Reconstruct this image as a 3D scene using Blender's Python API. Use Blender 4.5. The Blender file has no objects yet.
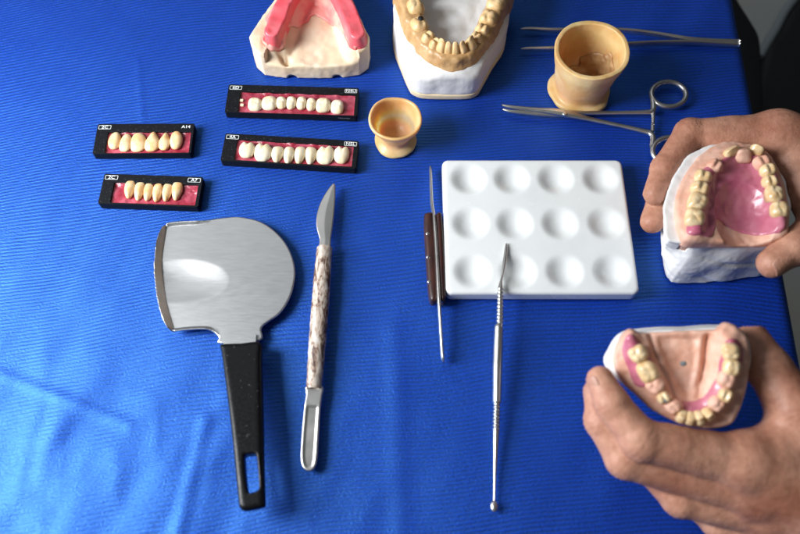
import bpy, math, random
import numpy as np
from mathutils import Vector, Matrix
random.seed(4); rng = np.random.default_rng(4)
MM = 0.001
scene = bpy.context.scene
COL = scene.collection
A = lambda *v: np.array(v, dtype=float)
R = math.radians

# ------------------------------------------------------------------ camera geometry (millimetres, photo pixels 800 x 534)
T = R(25.0); DIST = 480.0; FPX = 800.0
CAM = A(0, -DIST*math.sin(T), DIST*math.cos(T))
FWD = A(0, math.sin(T), -math.cos(T)); RT = A(1, 0, 0); UP = A(0, math.cos(T), math.sin(T))
def ray(px, py): return FWD + RT*(px-400)/FPX + UP*(267-py)/FPX
def P(px, py, z=0.0):
    d = ray(px, py); return CAM + d*((z-CAM[2])/d[2])
def mmpx(p): return float(np.dot(p-CAM, FWD))/FPX
def nrm(v): v = np.asarray(v, float); return v/np.linalg.norm(v)

class Frame:
    """a model's own axes: origin, plane normal n and in-plane u (right) and v (away)"""
    def __init__(s, o, n=(0, 0, 1), rot=0.0):
        s.o = np.asarray(o, float); s.n = nrm(n)
        v = nrm(A(0, 1, 0) - s.n*s.n[1]); u = np.cross(v, s.n)
        c, q = math.cos(rot), math.sin(rot)
        s.u = u*c + v*q; s.v = -u*q + v*c
    def uv(s, px, py, h=0.0):
        d = ray(px, py); o = s.o + s.n*h
        p = CAM + d*(np.dot(o-CAM, s.n)/np.dot(d, s.n)) - s.o
        return A(np.dot(p, s.u), np.dot(p, s.v))
    def M(s):
        m = Matrix.Identity(4)
        for i in range(3):
            m[i][0], m[i][1], m[i][2], m[i][3] = s.u[i], s.v[i], s.n[i], s.o[i]*MM
        return m
def crop(k, ox, oy, pts): return [(ox+x/k, oy+y/k) for x, y in pts]

# ------------------------------------------------------------------ object helpers
def tag(o, label=None, cat=None, group=None, kind=None):
    if label: o['label'] = label
    if cat: o['category'] = cat
    if group: o['group'] = group
    if kind: o['kind'] = kind
    return o
def root(name, label, cat, frame=None, loc=None, rz=0, group=None):
    o = bpy.data.objects.new(name, None); COL.objects.link(o); o.empty_display_size = 0.01
    if frame is not None: o.matrix_world = frame.M()
    else: o.location = Vector(np.asarray(loc)*MM); o.rotation_euler = (0, 0, rz)
    return tag(o, label, cat, group)
def mesh_obj(name, V, F, mat, parent=None, smooth=True, mats=None):
    V = np.asarray(V, float)*MM
    me = bpy.data.meshes.new(name)
    if isinstance(F, np.ndarray): F = F.tolist()
    me.from_pydata(V.tolist(), [], F); me.update()
    me.polygons.foreach_set('use_smooth', [smooth]*len(me.polygons))
    me.materials.append(mat)
    o = bpy.data.objects.new(name, me); COL.objects.link(o)
    if parent is not None: o.parent = parent
    return o
def bevel(o, w, seg=3, ang=35):
    m = o.modifiers.new('bevel', 'BEVEL'); m.width = w*MM; m.segments = seg; m.limit_method = 'ANGLE'; m.angle_limit = R(ang)
    m.harden_normals = False
    return o
def autosmooth(o, ang=40):
    me = o.data
    try: me.set_sharp_from_angle(angle=R(ang))
    except Exception: pass
    return o

# ------------------------------------------------------------------ distance fields and a sparse surface-nets mesher
def smin(a, b, k):
    h = np.maximum(k-np.abs(a-b), 0)/k
    return np.minimum(a, b) - h*h*k*0.25
def smax(a, b, k): return -smin(-a, -b, k)
def cone(p, a, b, r1, r2):
    a = np.asarray(a, float); b = np.asarray(b, float); ab = b-a
    t = np.clip((p-a)@ab/np.dot(ab, ab), 0, 1)
    return np.linalg.norm(p-a-t[:, None]*ab, axis=1) - (r1+(r2-r1)*t)
def ball(p, c, r):
    c = np.asarray(c, float); r = np.asarray(r, float)*np.ones(3)
    q = (p-c)/r; l = np.linalg.norm(q, axis=1)+1e-9
    return (l-1)*l/(np.linalg.norm(q/r, axis=1)+1e-9)
def poly2(p, poly):
    """signed distance in the xy plane to a closed polygon"""
    poly = np.asarray(poly, float); x, y = p[:, 0], p[:, 1]
    d = np.full(len(p), 1e18); ins = np.zeros(len(p), bool); n = len(poly); j = n-1
    for i in range(n):
        ex, ey = poly[j]-poly[i]; wx = x-poly[i][0]; wy = y-poly[i][1]
        t = np.clip((wx*ex+wy*ey)/(ex*ex+ey*ey+1e-12), 0, 1)
        d = np.minimum(d, (wx-ex*t)**2+(wy-ey*t)**2)
        c = (poly[i][1] > y) != (poly[j][1] > y)
        if abs(ey) > 1e-12:
            ins ^= c & (x < ex*(y-poly[i][1])/ey+poly[i][0])
        j = i
    d = np.sqrt(d); return np.where(ins, -d, d)
def line2(p, pts, widths=None):
    """distance in xy to an open polyline; returns distance and the 0..1 place along it"""
    pts = np.asarray(pts, float); n = len(pts)-1
    best = np.full(len(p), 1e18); tt = np.zeros(len(p))
    for i in range(n):
        a, b = pts[i], pts[i+1]; ab = b-a
        t = np.clip(((p[:, 0]-a[0])*ab[0]+(p[:, 1]-a[1])*ab[1])/(ab@ab), 0, 1)
        d = (p[:, 0]-a[0]-t*ab[0])**2+(p[:, 1]-a[1]-t*ab[1])**2
        m = d < best; best = np.where(m, d, best); tt = np.where(m, (i+t)/n, tt)
    return np.sqrt(best), tt
def spline(pts, k=8, closed=False):
    """Catmull-Rom through pts"""
    pts = np.asarray(pts, float); n = len(pts); out = []
    rng_ = range(n if closed else n-1)
    for i in rng_:
        if closed: p0, p1, p2, p3 = pts[(i-1) % n], pts[i], pts[(i+1) % n], pts[(i+2) % n]
        else: p0, p1, p2, p3 = pts[max(i-1, 0)], pts[i], pts[i+1], pts[min(i+2, n-1)]
        for j in range(k):
            t = j/k
            out.append(0.5*((2*p1)+(-p0+p2)*t+(2*p0-5*p1+4*p2-p3)*t*t+(-p0+3*p1-3*p2+p3)*t**3))
    if not closed: out.append(pts[-1])
    return np.array(out)
PERM = rng.permutation(256)
def vnoise(p, s, seed=0):
    q = np.asarray(p, float)/s + seed*17.13; i = np.floor(q).astype(int); f = q-i; f = f*f*(3-2*f); out = 0
    for dx in (0, 1):
        for dy in (0, 1):
            for dz in (0, 1):
                h = PERM[(PERM[(PERM[(i[:, 0]+dx) & 255]+i[:, 1]+dy) & 255]+i[:, 2]+dz) & 255]/127.5-1
                w = (f[:, 0] if dx else 1-f[:, 0])*(f[:, 1] if dy else 1-f[:, 1])*(f[:, 2] if dz else 1-f[:, 2])
                out = out+h*w
    return out
def sdf_mesh(f, lo, hi, h, B=8, newton=2):
    lo = np.asarray(lo, float); hi = np.asarray(hi, float)
    nb = np.ceil((hi-lo)/(B*h)).astype(int)
    g = np.stack(np.meshgrid(*[np.arange(n) for n in nb], indexing='ij'), -1).reshape(-1, 3)
    act = []
    for c in range(0, len(g), 100000):
        gg = g[c:c+100000]; v = f(lo+(gg+0.5)*B*h); act.append(gg[np.abs(v) < B*h*1.25])
    act = np.concatenate(act)
    loc = np.stack(np.meshgrid(*[np.arange(B+1)]*3, indexing='ij'), -1)
    vals = np.empty((len(act), B+1, B+1, B+1))
    for c in range(0, len(act), 200):
        a = act[c:c+200]
        pts = lo+(a[:, None, None, None, :]*B+loc[None])*h
        vals[c:c+200] = f(pts.reshape(-1, 3)).reshape(pts.shape[:-1])
    vals = np.where(vals == 0, 1e-9, vals); ins = vals < 0
    S = [slice(0, B), slice(1, B+1)]
    cnt = sum(ins[:, S[i], S[j], S[k]].astype(int) for i in (0, 1) for j in (0, 1) for k in (0, 1))
    bi, i0, j0, k0 = np.nonzero((cnt > 0) & (cnt < 8))
    num = np.zeros((len(bi), 3)); den = np.zeros(len(bi))
    cor = {}
    for i in (0, 1):
        for j in (0, 1):
            for k in (0, 1): cor[i, j, k] = vals[bi, i0+i, j0+j, k0+k]
    for a in cor:
        for ax in range(3):
            if a[ax] == 0:
                b = list(a); b[ax] = 1; b = tuple(b)
                va, vb = cor[a], cor[b]; m = (va < 0) != (vb < 0)
                t = np.where(m, va/np.where(m, va-vb, 1), 0)
                q = np.array(a, float)[None].repeat(len(bi), 0); q[:, ax] = t
                num += q*m[:, None]; den += m
    cell = act[bi]*B+np.stack([i0, j0, k0], 1)
    V = lo+(cell+num/den[:, None])*h
    N = (nb*B+2).astype(np.int64)
    key = lambda c: ((c[:, 0]+1)*N[1]*2+(c[:, 1]+1))*N[2]*2+(c[:, 2]+1)
    kk = key(cell.astype(np.int64)); order = np.argsort(kk); ks = kk[order]
    F = []
    for ax in range(3):
        e = [0, 0, 0]; e[ax] = 1
        va, vb = cor[0, 0, 0], cor[tuple(e)]; m = (va < 0) != (vb < 0)
        c = cell[m].astype(np.int64); u = [0, 0, 0]; w = [0, 0, 0]; u[(ax+1) % 3] = 1; w[(ax+2) % 3] = 1
        u = np.array(u); w = np.array(w); ids = []; ok = np.ones(len(c), bool)
        for off in (0*u, -u, -u-w, -w):
            q = key(c+off); p_ = np.clip(np.searchsorted(ks, q), 0, len(ks)-1); ok &= ks[p_] == q; ids.append(order[p_])
        ids = np.stack(ids, 1); flip = (va[m] > 0)
        ids[flip] = ids[flip][:, ::-1]
        F.append(ids[ok])
    F = np.concatenate(F)
    for _ in range(newton):
        for c in range(0, len(V), 200000):
            v = V[c:c+200000]; e = h*0.25
            f0 = f(v); G = np.stack([f(v+np.eye(3)[k]*e)-f0 for k in range(3)], 1)/e
            g2 = np.maximum((G*G).sum(1), 0.15)
            st = -f0/g2; s = G*st[:, None]; l = np.linalg.norm(s, axis=1); k = np.minimum(1, 0.6*h/(l+1e-9))
            V[c:c+200000] = v+s*k[:, None]
    return V, F

# ------------------------------------------------------------------ direct mesh helpers
def prism(poly, z0, z1):
    poly = [tuple(p) for p in poly]; n = len(poly)
    area = sum(poly[i][0]*poly[(i+1) % n][1]-poly[(i+1) % n][0]*poly[i][1] for i in range(n))
    if area < 0: poly = poly[::-1]
    V = [(x, y, z0) for x, y in poly]+[(x, y, z1) for x, y in poly]
    F = [list(range(n))[::-1], list(range(n, 2*n))]+[[i, (i+1) % n, n+(i+1) % n, n+i] for i in range(n)]
    return V, F
def ring_prism(outer, inner, z0, z1):
    """prism with a hole; outer and inner have the same number of points"""
    n = len(outer); V = []
    for z in (z0, z1): V += [(x, y, z) for x, y in outer]+[(x, y, z) for x, y in inner]
    F = []
    for i in range(n):
        j = (i+1) % n
        F += [[2*n+i, 2*n+j, 3*n+j, 3*n+i], [i, n+i, n+j, j], [i, j, 2*n+j, 2*n+i], [n+i, 3*n+i, 3*n+j, n+j]]
    return V, F
def rrect(x0, y0, x1, y1, r, k=5):
    out = []
    for cx, cy, a in ((x1-r, y1-r, 0), (x0+r, y1-r, 90), (x0+r, y0+r, 180), (x1-r, y0+r, 270)):
        for i in range(k+1):
            t = R(a+90*i/k); out.append((cx+r*math.cos(t), cy+r*math.sin(t)))
    return out
def merge(*parts):
    V, F = [], []
    for v, f in parts:
        b = len(V); V += [tuple(x) for x in v]; F += [[i+b for i in q] for q in f]
    return V, F
def sweep(pts, rad, n=12, squash=None, up=(0, 0, 1)):
    """tube along pts; rad one number or one per point; squash = (across, vertical) factors"""
    pts = np.asarray(pts, float); m = len(pts)
    rad = np.ones(m)*rad if np.isscalar(rad) else np.asarray(rad, float)
    V, F = [], []
    for i in range(m):
        t = nrm(pts[min(i+1, m-1)]-pts[max(i-1, 0)]); s = nrm(np.cross(t, A(*up))); w = np.cross(s, t)
        sq = squash if squash is not None else (1, 1)
        if hasattr(sq[0], '__len__'): sq = sq[i]
        for k in range(n):
            a = 2*math.pi*k/n
            V.append(pts[i]+s*math.cos(a)*rad[i]*sq[0]+w*math.sin(a)*rad[i]*sq[1])
    for i in range(m-1):
        for k in range(n):
            F.append([i*n+k, i*n+(k+1) % n, (i+1)*n+(k+1) % n, (i+1)*n+k])
    F.append(list(range(n))); F.append([(m-1)*n+k for k in range(n)][::-1])
    return V, F
def closed_tube(pts, rad, n=10):
    pts = np.asarray(pts, float); m = len(pts); rad = np.ones(m)*rad if np.isscalar(rad) else np.asarray(rad)
    V, F = [], []
    for i in range(m):
        t = nrm(pts[(i+1) % m]-pts[(i-1) % m]); s = nrm(np.cross(t, A(0, 0, 1))); w = np.cross(s, t)
        for k in range(n):
            a = 2*math.pi*k/n; V.append(pts[i]+s*math.cos(a)*rad[i]+w*math.sin(a)*rad[i])
    for i in range(m):
        for k in range(n):
            F.append([i*n+k, i*n+(k+1) % n, ((i+1) % m)*n+(k+1) % n, ((i+1) % m)*n+k])
    return V, F
def lathe(prof, n=96, wob=None):
    V, F = [], []; m = len(prof)
    for i, (r, z) in enumerate(prof):
        for k in range(n):
            a = 2*math.pi*k/n; q = wob(a, r, z, i) if wob else (1, 0)
            V.append((r*q[0]*math.cos(a), r*q[0]*math.sin(a), z+q[1]))
    for i in range(m-1):
        for k in range(n): F.append([i*n+k, i*n+(k+1) % n, (i+1)*n+(k+1) % n, (i+1)*n+k])
    V.append((0, 0, prof[0][1])); c0 = len(V)-1; V.append((0, 0, prof[-1][1])); c1 = c0+1
    for k in range(n):
        F.append([c0, (k+1) % n, k]); F.append([c1, (m-1)*n+k, (m-1)*n+(k+1) % n])
    return V, F

# ------------------------------------------------------------------ materials
def mat(name, col, rough=0.5, metal=0.0, col2=None, nscale=60, ndetail=4, contrast=(0.35, 0.65), sss=0.0, sss_r=(1, .5, .3), sss_s=1.5,
        bump=0.0, bscale=400, bdist=0.1, coat=0.0, spec=0.5, stretch=(1, 1, 1), rough2=None, bdetail=5, trans=0.0):
    m = bpy.data.materials.new(name); m.use_nodes = True; nt = m.node_tree; N = nt.nodes; L = nt.links
    b = N['Principled BSDF']; b.inputs['Roughness'].default_value = rough; b.inputs['Metallic'].default_value = metal
    b.inputs['Base Color'].default_value = (*col, 1); b.inputs['Specular IOR Level'].default_value = spec
    tc = N.new('ShaderNodeTexCoord'); mp = N.new('ShaderNodeMapping'); mp.inputs['Scale'].default_value = stretch
    L.new(tc.outputs['Object'], mp.inputs['Vector'])
    if sss:
        b.inputs['Subsurface Weight'].default_value = sss; b.inputs['Subsurface Radius'].default_value = sss_r
        b.inputs['Subsurface Scale'].default_value = sss_s*MM
    if coat: b.inputs['Coat Weight'].default_value = coat; b.inputs['Coat Roughness'].default_value = 0.15
    if trans: b.inputs['Transmission Weight'].default_value = trans
    if col2 is not None:
        n = N.new('ShaderNodeTexNoise'); n.inputs['Scale'].default_value = nscale; n.inputs['Detail'].default_value = ndetail
        L.new(mp.outputs[0], n.inputs['Vector'])
        r = N.new('ShaderNodeValToRGB'); r.color_ramp.elements[0].position = contrast[0]; r.color_ramp.elements[1].position = contrast[1]
        r.color_ramp.elements[0].color = (*col, 1); r.color_ramp.elements[1].color = (*col2, 1)
        L.new(n.outputs['Fac'], r.inputs[0]); L.new(r.outputs[0], b.inputs['Base Color'])
    if rough2 is not None:
        n = N.new('ShaderNodeTexNoise'); n.inputs['Scale'].default_value = nscale*1.7; n.inputs['Detail'].default_value = 6
        L.new(mp.outputs[0], n.inputs['Vector'])
        r = N.new('ShaderNodeMapRange'); r.inputs[1].default_value = .35; r.inputs[2].default_value = .65
        r.inputs[3].default_value = rough; r.inputs[4].default_value = rough2
        L.new(n.outputs['Fac'], r.inputs[0]); L.new(r.outputs[0], b.inputs['Roughness'])
    if bump:
        n = N.new('ShaderNodeTexNoise'); n.inputs['Scale'].default_value = bscale; n.inputs['Detail'].default_value = bdetail
        L.new(mp.outputs[0], n.inputs['Vector'])
        bp = N.new('ShaderNodeBump'); bp.inputs['Strength'].default_value = bump; bp.inputs['Distance'].default_value = bdist*MM
        L.new(n.outputs['Fac'], bp.inputs['Height']); L.new(bp.outputs[0], b.inputs['Normal'])
    m['bsdf'] = b.name
    return m

def cloth_material():
    m = bpy.data.materials.new('blue_twill'); m.use_nodes = True; nt = m.node_tree; N = nt.nodes; L = nt.links
    b = N['Principled BSDF']; tc = N.new('ShaderNodeTexCoord')
    def M(op, a, c=None, d=None):
        n = N.new('ShaderNodeMath'); n.operation = op
        for i, v in enumerate((a, c, d)):
            if v is None: continue
            if isinstance(v, (int, float)): n.inputs[i].default_value = v
            else: L.new(v, n.inputs[i])
        return n.outputs[0]
    sp = N.new('ShaderNodeSeparateXYZ'); L.new(tc.outputs['Object'], sp.inputs[0])
    x, y = sp.outputs[0], sp.outputs[1]
    big = N.new('ShaderNodeTexNoise'); big.inputs['Scale'].default_value = 6; big.inputs['Detail'].default_value = 1; L.new(tc.outputs['Object'], big.inputs['Vector'])
    # ribs: height lines y - x*slope, the slope easing from the far left to the near right as the cloth lies
    warp = M('MULTIPLY', big.outputs['Fac'], 0.030)
    bend = M('MULTIPLY', M('MULTIPLY', x, x), 0.28)
    ph = M('ADD', M('SUBTRACT', y, M('MULTIPLY', x, 0.12)), M('ADD', warp, bend))
    rib = M('SINE', M('MULTIPLY', ph, 2*math.pi/0.0024))
    rib01 = M('MULTIPLY_ADD', rib, 0.5, 0.5)
    fine = N.new('ShaderNodeTexNoise'); fine.inputs['Scale'].default_value = 1300; fine.inputs['Detail'].default_value = 3
    mp = N.new('ShaderNodeMapping'); mp.inputs['Scale'].default_value = (0.7, 1.2, 1); mp.inputs['Rotation'].default_value = (0, 0, R(-8)); L.new(tc.outputs['Object'], mp.inputs[0]); L.new(mp.outputs[0], fine.inputs['Vector'])
    blot = N.new('ShaderNodeTexNoise'); blot.inputs['Scale'].default_value = 55; blot.inputs['Detail'].default_value = 4; L.new(tc.outputs['Object'], blot.inputs['Vector'])
    amp = M('MULTIPLY_ADD', blot.outputs['Fac'], 1.6, -0.1)
    ribn = M('ADD', M('MULTIPLY', M('SUBTRACT', rib01, 0.5), amp), M('MULTIPLY', M('SUBTRACT', fine.outputs['Fac'], 0.5), 2.1))
    fac = M('ADD', ribn, 0.5)
    ramp = N.new('ShaderNodeValToRGB'); ramp.color_ramp.elements[0].position = 0.1; ramp.color_ramp.elements[1].position = 0.9
    ramp.color_ramp.elements[0].color = (0.0006, 0.0065, 0.15, 1); ramp.color_ramp.elements[1].color = (0.0009, 0.022, 0.38, 1)
    L.new(fac, ramp.inputs[0]); L.new(ramp.outputs[0], b.inputs['Base Color'])
    b.inputs['Roughness'].default_value = 0.50; b.inputs['IOR'].default_value = 2.0; b.inputs['Specular IOR Level'].default_value = .95; b.inputs['Specular Tint'].default_value = (.13, .44, 1, 1)
    b.inputs['Sheen Weight'].default_value = 0.10; b.inputs['Sheen Roughness'].default_value = 0.45
    b.inputs['Sheen Tint'].default_value = (0.25, 0.6, 1, 1)
    bp = N.new('ShaderNodeBump'); bp.inputs['Strength'].default_value = 1.0; bp.inputs['Distance'].default_value = 0.155*MM
    L.new(fac, bp.inputs['Height']); L.new(bp.outputs[0], b.inputs['Normal'])
    return m

M = {}
M['cloth'] = cloth_material()
M['black_plastic'] = mat('black_plastic', (0.006, 0.007, 0.009), 0.5, spec=.12, col2=(0.07, 0.075, 0.08), nscale=1100, contrast=(.60, .80), bump=.35, bscale=1500, bdist=.08, rough2=.62)
M['pink_wax'] = mat('mounting_wax', (0.30, 0.022, 0.045), 0.26, col2=(0.50, 0.10, 0.15), nscale=120, contrast=(.4, .7), bump=.8, bscale=330, bdist=.7, sss=.25, sss_s=1)
M['tooth_warm'] = mat('tooth_enamel_warm', (0.82, 0.46, 0.17), 0.22, col2=(0.90, 0.69, 0.42), nscale=160, contrast=(.3, .6), bump=.2, bscale=500, bdist=.15, sss=.3, sss_r=(1, .8, .5), sss_s=1.2, coat=.3)
M['tooth_pale'] = mat('tooth_enamel_pale', (0.80, 0.66, 0.40), 0.25, col2=(0.88, 0.80, 0.62), nscale=160, contrast=(.3, .6), bump=.2, bscale=500, bdist=.15, sss=.3, sss_r=(1, .8, .5), sss_s=1.2, coat=.3)
M['lettering'] = mat('white_print', (0.72, 0.76, 0.76), 0.6)
M['lettering_dim'] = mat('grey_print', (0.14, 0.15, 0.16), 0.6)
M['ceramic'] = mat('white_ceramic', (0.80, 0.83, 0.83), 0.16, col2=(0.76, 0.79, 0.79), nscale=70, contrast=(.45, .75), rough2=.28, sss=.1, sss_r=(1, 1, 1), sss_s=1, coat=.4)
M['steel'] = mat('brushed_steel', (0.62, 0.63, 0.63), 0.34, metal=1, col2=(0.68, 0.69, 0.69), nscale=90, rough2=.365, bump=.10, bscale=700, bdist=.012, stretch=(1, 6, 1))
M['steel_fine'] = mat('satin_steel', (0.58, 0.57, 0.55), 0.32, metal=1, col2=(0.66, 0.65, 0.63), nscale=60, rough2=.38)
M['handle_black'] = mat('black_handle', (0.004, 0.004, 0.005), 0.30, spec=.22, col2=(0.12, 0.12, 0.12), nscale=420, contrast=(.66, .84), rough2=.42, bump=.2, bscale=300, bdist=.1)
M['wood_dark'] = mat('dark_red_wood', (0.060, 0.018, 0.013), 0.42, col2=(0.025, 0.009, 0.008), nscale=120, stretch=(4, .5, 1), bump=.3, bscale=500, bdist=.1)
M['rivet'] = mat('rivet_metal', (0.75, 0.73, 0.70), 0.3, metal=1)
M['wax_cup'] = mat('amber_rubber', (0.66, 0.40, 0.17), 0.36, col2=(0.80, 0.61, 0.35), nscale=55, contrast=(.35, .65), bump=.6, bscale=260, bdist=.5, bdetail=8, sss=.6, sss_r=(1, .55, .22), sss_s=3.5, rough2=.55, coat=.15)
M['residue'] = mat('dried_residue', (0.46, 0.25, 0.11), 0.4, col2=(0.62, 0.40, 0.20), nscale=220, bump=.5, bscale=500, bdist=.3, sss=.3, sss_s=1.5)
M['cream_plaster'] = mat('cream_plaster', (0.74, 0.56, 0.38), 0.7, col2=(0.80, 0.66, 0.49), nscale=90, bump=.5, bscale=260, bdist=.35, sss=.1, sss_s=.8)
M['white_plaster'] = mat('white_plaster', (0.80, 0.80, 0.79), 0.62, col2=(0.75, 0.75, 0.75), nscale=130, bump=.6, bscale=240, bdist=.4)
M['tan_stone'] = mat('tan_die_stone', (0.44, 0.25, 0.10), 0.42, col2=(0.60, 0.38, 0.18), nscale=140, bump=.6, bscale=380, bdist=.35, sss=.15, sss_s=.8, coat=.1)
M['tan_tooth'] = mat('tan_tooth_stone', (0.66, 0.42, 0.18), 0.42, col2=(0.80, 0.57, 0.31), nscale=200, bump=.5, bscale=420, bdist=.3, sss=.15, sss_s=.8)
M['cream_stone'] = mat('cream_slab', (0.70, 0.56, 0.35), 0.6, col2=(0.76, 0.64, 0.44), nscale=80, bump=.3, bscale=300, bdist=.2)
M['rim_wax'] = mat('pink_modelling_wax', (0.84, 0.10, 0.13), 0.34, col2=(0.86, 0.20, 0.23), nscale=70, contrast=(.35, .7), bump=.35, bscale=200, bdist=.4, sss=.4, sss_s=2)
M['wax_film'] = mat('thin_pink_wax', (0.80, 0.24, 0.23), 0.35, col2=(0.82, 0.46, 0.38), nscale=90, contrast=(.35, .6), bump=.4, bscale=220, bdist=.4, sss=.3, sss_s=1.5)
M['pink_stone'] = mat('salmon_stone', (0.66, 0.34, 0.235), 0.52, col2=(0.76, 0.48, 0.37), nscale=110, bump=.6, bscale=350, bdist=.35, sss=.15, sss_s=1)
M['gum_acrylic'] = mat('magenta_acrylic', (0.46, 0.11, 0.18), 0.32, col2=(0.58, 0.21, 0.27), nscale=110, contrast=(.3, .75), bump=.5, bscale=300, bdist=.4, sss=.3, sss_s=1.5, coat=.2)
M['denture_tooth'] = mat('yellowed_tooth', (0.66, 0.43, 0.20), 0.28, col2=(0.80, 0.64, 0.40), nscale=240, contrast=(.3, .65), bump=.5, bscale=450, bdist=.2, sss=.3, sss_r=(1, .8, .5), coat=.3)
M['dark_hole'] = mat('dark_hole', (0.015, 0.015, 0.018), 0.7)
M['green_mark'] = mat('green_varnish', (0.01, 0.13, 0.10), 0.4)
M['grey_mark'] = mat('grey_pencil_mark', (0.16, 0.19, 0.20), 0.5)
M['table_wood'] = mat('pale_board', (0.35, 0.25, 0.15), 0.5, col2=(0.28, 0.19, 0.11), nscale=20, stretch=(1, 8, 1))
M['floor'] = mat('floor_tile', (0.66, 0.68, 0.64), 0.35, col2=(0.70, 0.64, 0.52), nscale=4, bump=.1, bscale=30, bdist=1)
M['black_leather'] = mat('black_leather', (0.008, 0.008, 0.010), 0.55, bump=.4, bscale=500, bdist=.3)
M['pale_piping'] = mat('grey_piping', (0.45, 0.52, 0.54), 0.4)
M['shirt'] = mat('black_shirt', (0.010, 0.010, 0.013), 0.85, bump=.3, bscale=900, bdist=.3)
M['nail'] = mat('fingernail', (0.42, 0.21, 0.145), 0.48, col2=(0.48, 0.26, 0.19), nscale=90, sss=.3, coat=.0)

def skin_material():
    m = mat('skin', (0.36, 0.165, 0.095), 0.50, sss=.12, sss_r=(1, .35, .2), sss_s=2.0, spec=.4)
    nt = m.node_tree; N = nt.nodes; L = nt.links; b = N['Principled BSDF']; tc = N.new('ShaderNodeTexCoord')
    n1 = N.new('ShaderNodeTexNoise'); n1.inputs['Scale'].default_value = 38; n1.inputs['Detail'].default_value = 5; L.new(tc.outputs['Object'], n1.inputs['Vector'])
    r = N.new('ShaderNodeValToRGB'); e = r.color_ramp.elements; e[0].position = .3; e[1].position = .7
    e[0].color = (0.34, 0.138, 0.084, 1); e[1].color = (0.58, 0.31, 0.212, 1); L.new(n1.outputs['Fac'], r.inputs[0])
    n2 = N.new('ShaderNodeTexNoise'); n2.inputs['Scale'].default_value = 300; n2.inputs['Detail'].default_value = 3; L.new(tc.outputs['Object'], n2.inputs['Vector'])
    mx = N.new('ShaderNodeMix'); mx.data_type = 'RGBA'; mx.blend_type = 'MULTIPLY'; mx.inputs[0].default_value = .35
    r2 = N.new('ShaderNodeValToRGB'); r2.color_ramp.elements[0].position = .35; r2.color_ramp.elements[0].color = (.6, .5, .45, 1); r2.color_ramp.elements[1].position = .6
    L.new(n2.outputs['Fac'], r2.inputs[0]); L.new(r.outputs[0], mx.inputs[6]); L.new(r2.outputs[0], mx.inputs[7]); L.new(mx.outputs[2], b.inputs['Base Color'])
    v = N.new('ShaderNodeTexVoronoi'); v.inputs['Scale'].default_value = 620; v.feature = 'DISTANCE_TO_EDGE'; L.new(tc.outputs['Object'], v.inputs['Vector'])
    n3 = N.new('ShaderNodeTexNoise'); n3.inputs['Scale'].default_value = 220; n3.inputs['Detail'].default_value = 6; L.new(tc.outputs['Object'], n3.inputs['Vector'])
    ad = N.new('ShaderNodeMath'); ad.operation = 'MULTIPLY_ADD'; ad.inputs[1].default_value = .35; L.new(v.outputs['Distance'], ad.inputs[0]); L.new(n3.outputs['Fac'], ad.inputs[2])
    bp = N.new('ShaderNodeBump'); bp.inputs['Strength'].default_value = .85; bp.inputs['Distance'].default_value = .55*MM
    L.new(ad.outputs[0], bp.inputs['Height']); L.new(bp.outputs[0], b.inputs['Normal'])
    return m
M['skin'] = skin_material()

def cup_material():
    m = M['wax_cup']; nt = m.node_tree; N = nt.nodes; L = nt.links; b = N['Principled BSDF']
    src = b.inputs['Base Color'].links[0].from_socket; tc = N.new('ShaderNodeTexCoord'); sp = N.new('ShaderNodeSeparateXYZ'); L.new(tc.outputs['Object'], sp.inputs[0])
    n = N.new('ShaderNodeTexNoise'); n.inputs['Scale'].default_value = 60; L.new(tc.outputs['Object'], n.inputs['Vector'])
    ad = N.new('ShaderNodeMath'); ad.operation = 'MULTIPLY_ADD'; ad.inputs[1].default_value = .008; L.new(n.outputs['Fac'], ad.inputs[0]); L.new(sp.outputs[2], ad.inputs[2])
    mr = N.new('ShaderNodeMapRange'); mr.inputs[1].default_value = .004; mr.inputs[2].default_value = .034; L.new(ad.outputs[0], mr.inputs[0])
    r = N.new('ShaderNodeValToRGB'); e = r.color_ramp.elements; e[0].position = 0; e[0].color = (.80, .88, .70, 1); e[1].position = 1; e[1].color = (1, .98, .86, 1)
    q = e.new(.28); q.color = (.95, .78, .78, 1)
    L.new(mr.outputs[0], r.inputs[0]); mx = N.new('ShaderNodeMix'); mx.data_type = 'RGBA'; mx.blend_type = 'MULTIPLY'; mx.inputs[0].default_value = 1
    L.new(src, mx.inputs[6]); L.new(r.outputs[0], mx.inputs[7]); L.new(mx.outputs[2], b.inputs['Base Color'])
cup_material()
def worn_handle_material():
    m = mat('worn_painted_wood', (0.7, 0.66, 0.6), 0.5, bump=.6, bscale=350, bdist=.4)
    nt = m.node_tree; N = nt.nodes; L = nt.links; b = N['Principled BSDF']; tc = N.new('ShaderNodeTexCoord')
    mp = N.new('ShaderNodeMapping'); mp.inputs['Scale'].default_value = (1.5, .38, 1); L.new(tc.outputs['Object'], mp.inputs[0])
    n1 = N.new('ShaderNodeTexNoise'); n1.inputs['Scale'].default_value = 210; n1.inputs['Detail'].default_value = 10; n1.inputs['Roughness'].default_value = .75; n1.inputs['Distortion'].default_value = .4
    L.new(mp.outputs[0], n1.inputs['Vector'])
    r = N.new('ShaderNodeValToRGB'); e = r.color_ramp.elements; e[0].position = .41; e[0].color = (.05, .022, .016, 1); e[1].position = .60; e[1].color = (.58, .54, .50, 1)
    q = e.new(.455); q.color = (.20, .12, .09, 1); q = e.new(.50); q.color = (.46, .38, .31, 1)
    L.new(n1.outputs['Fac'], r.inputs[0]); L.new(r.outputs[0], b.inputs['Base Color'])
    return m
M['worn_wood'] = worn_handle_material()

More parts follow.
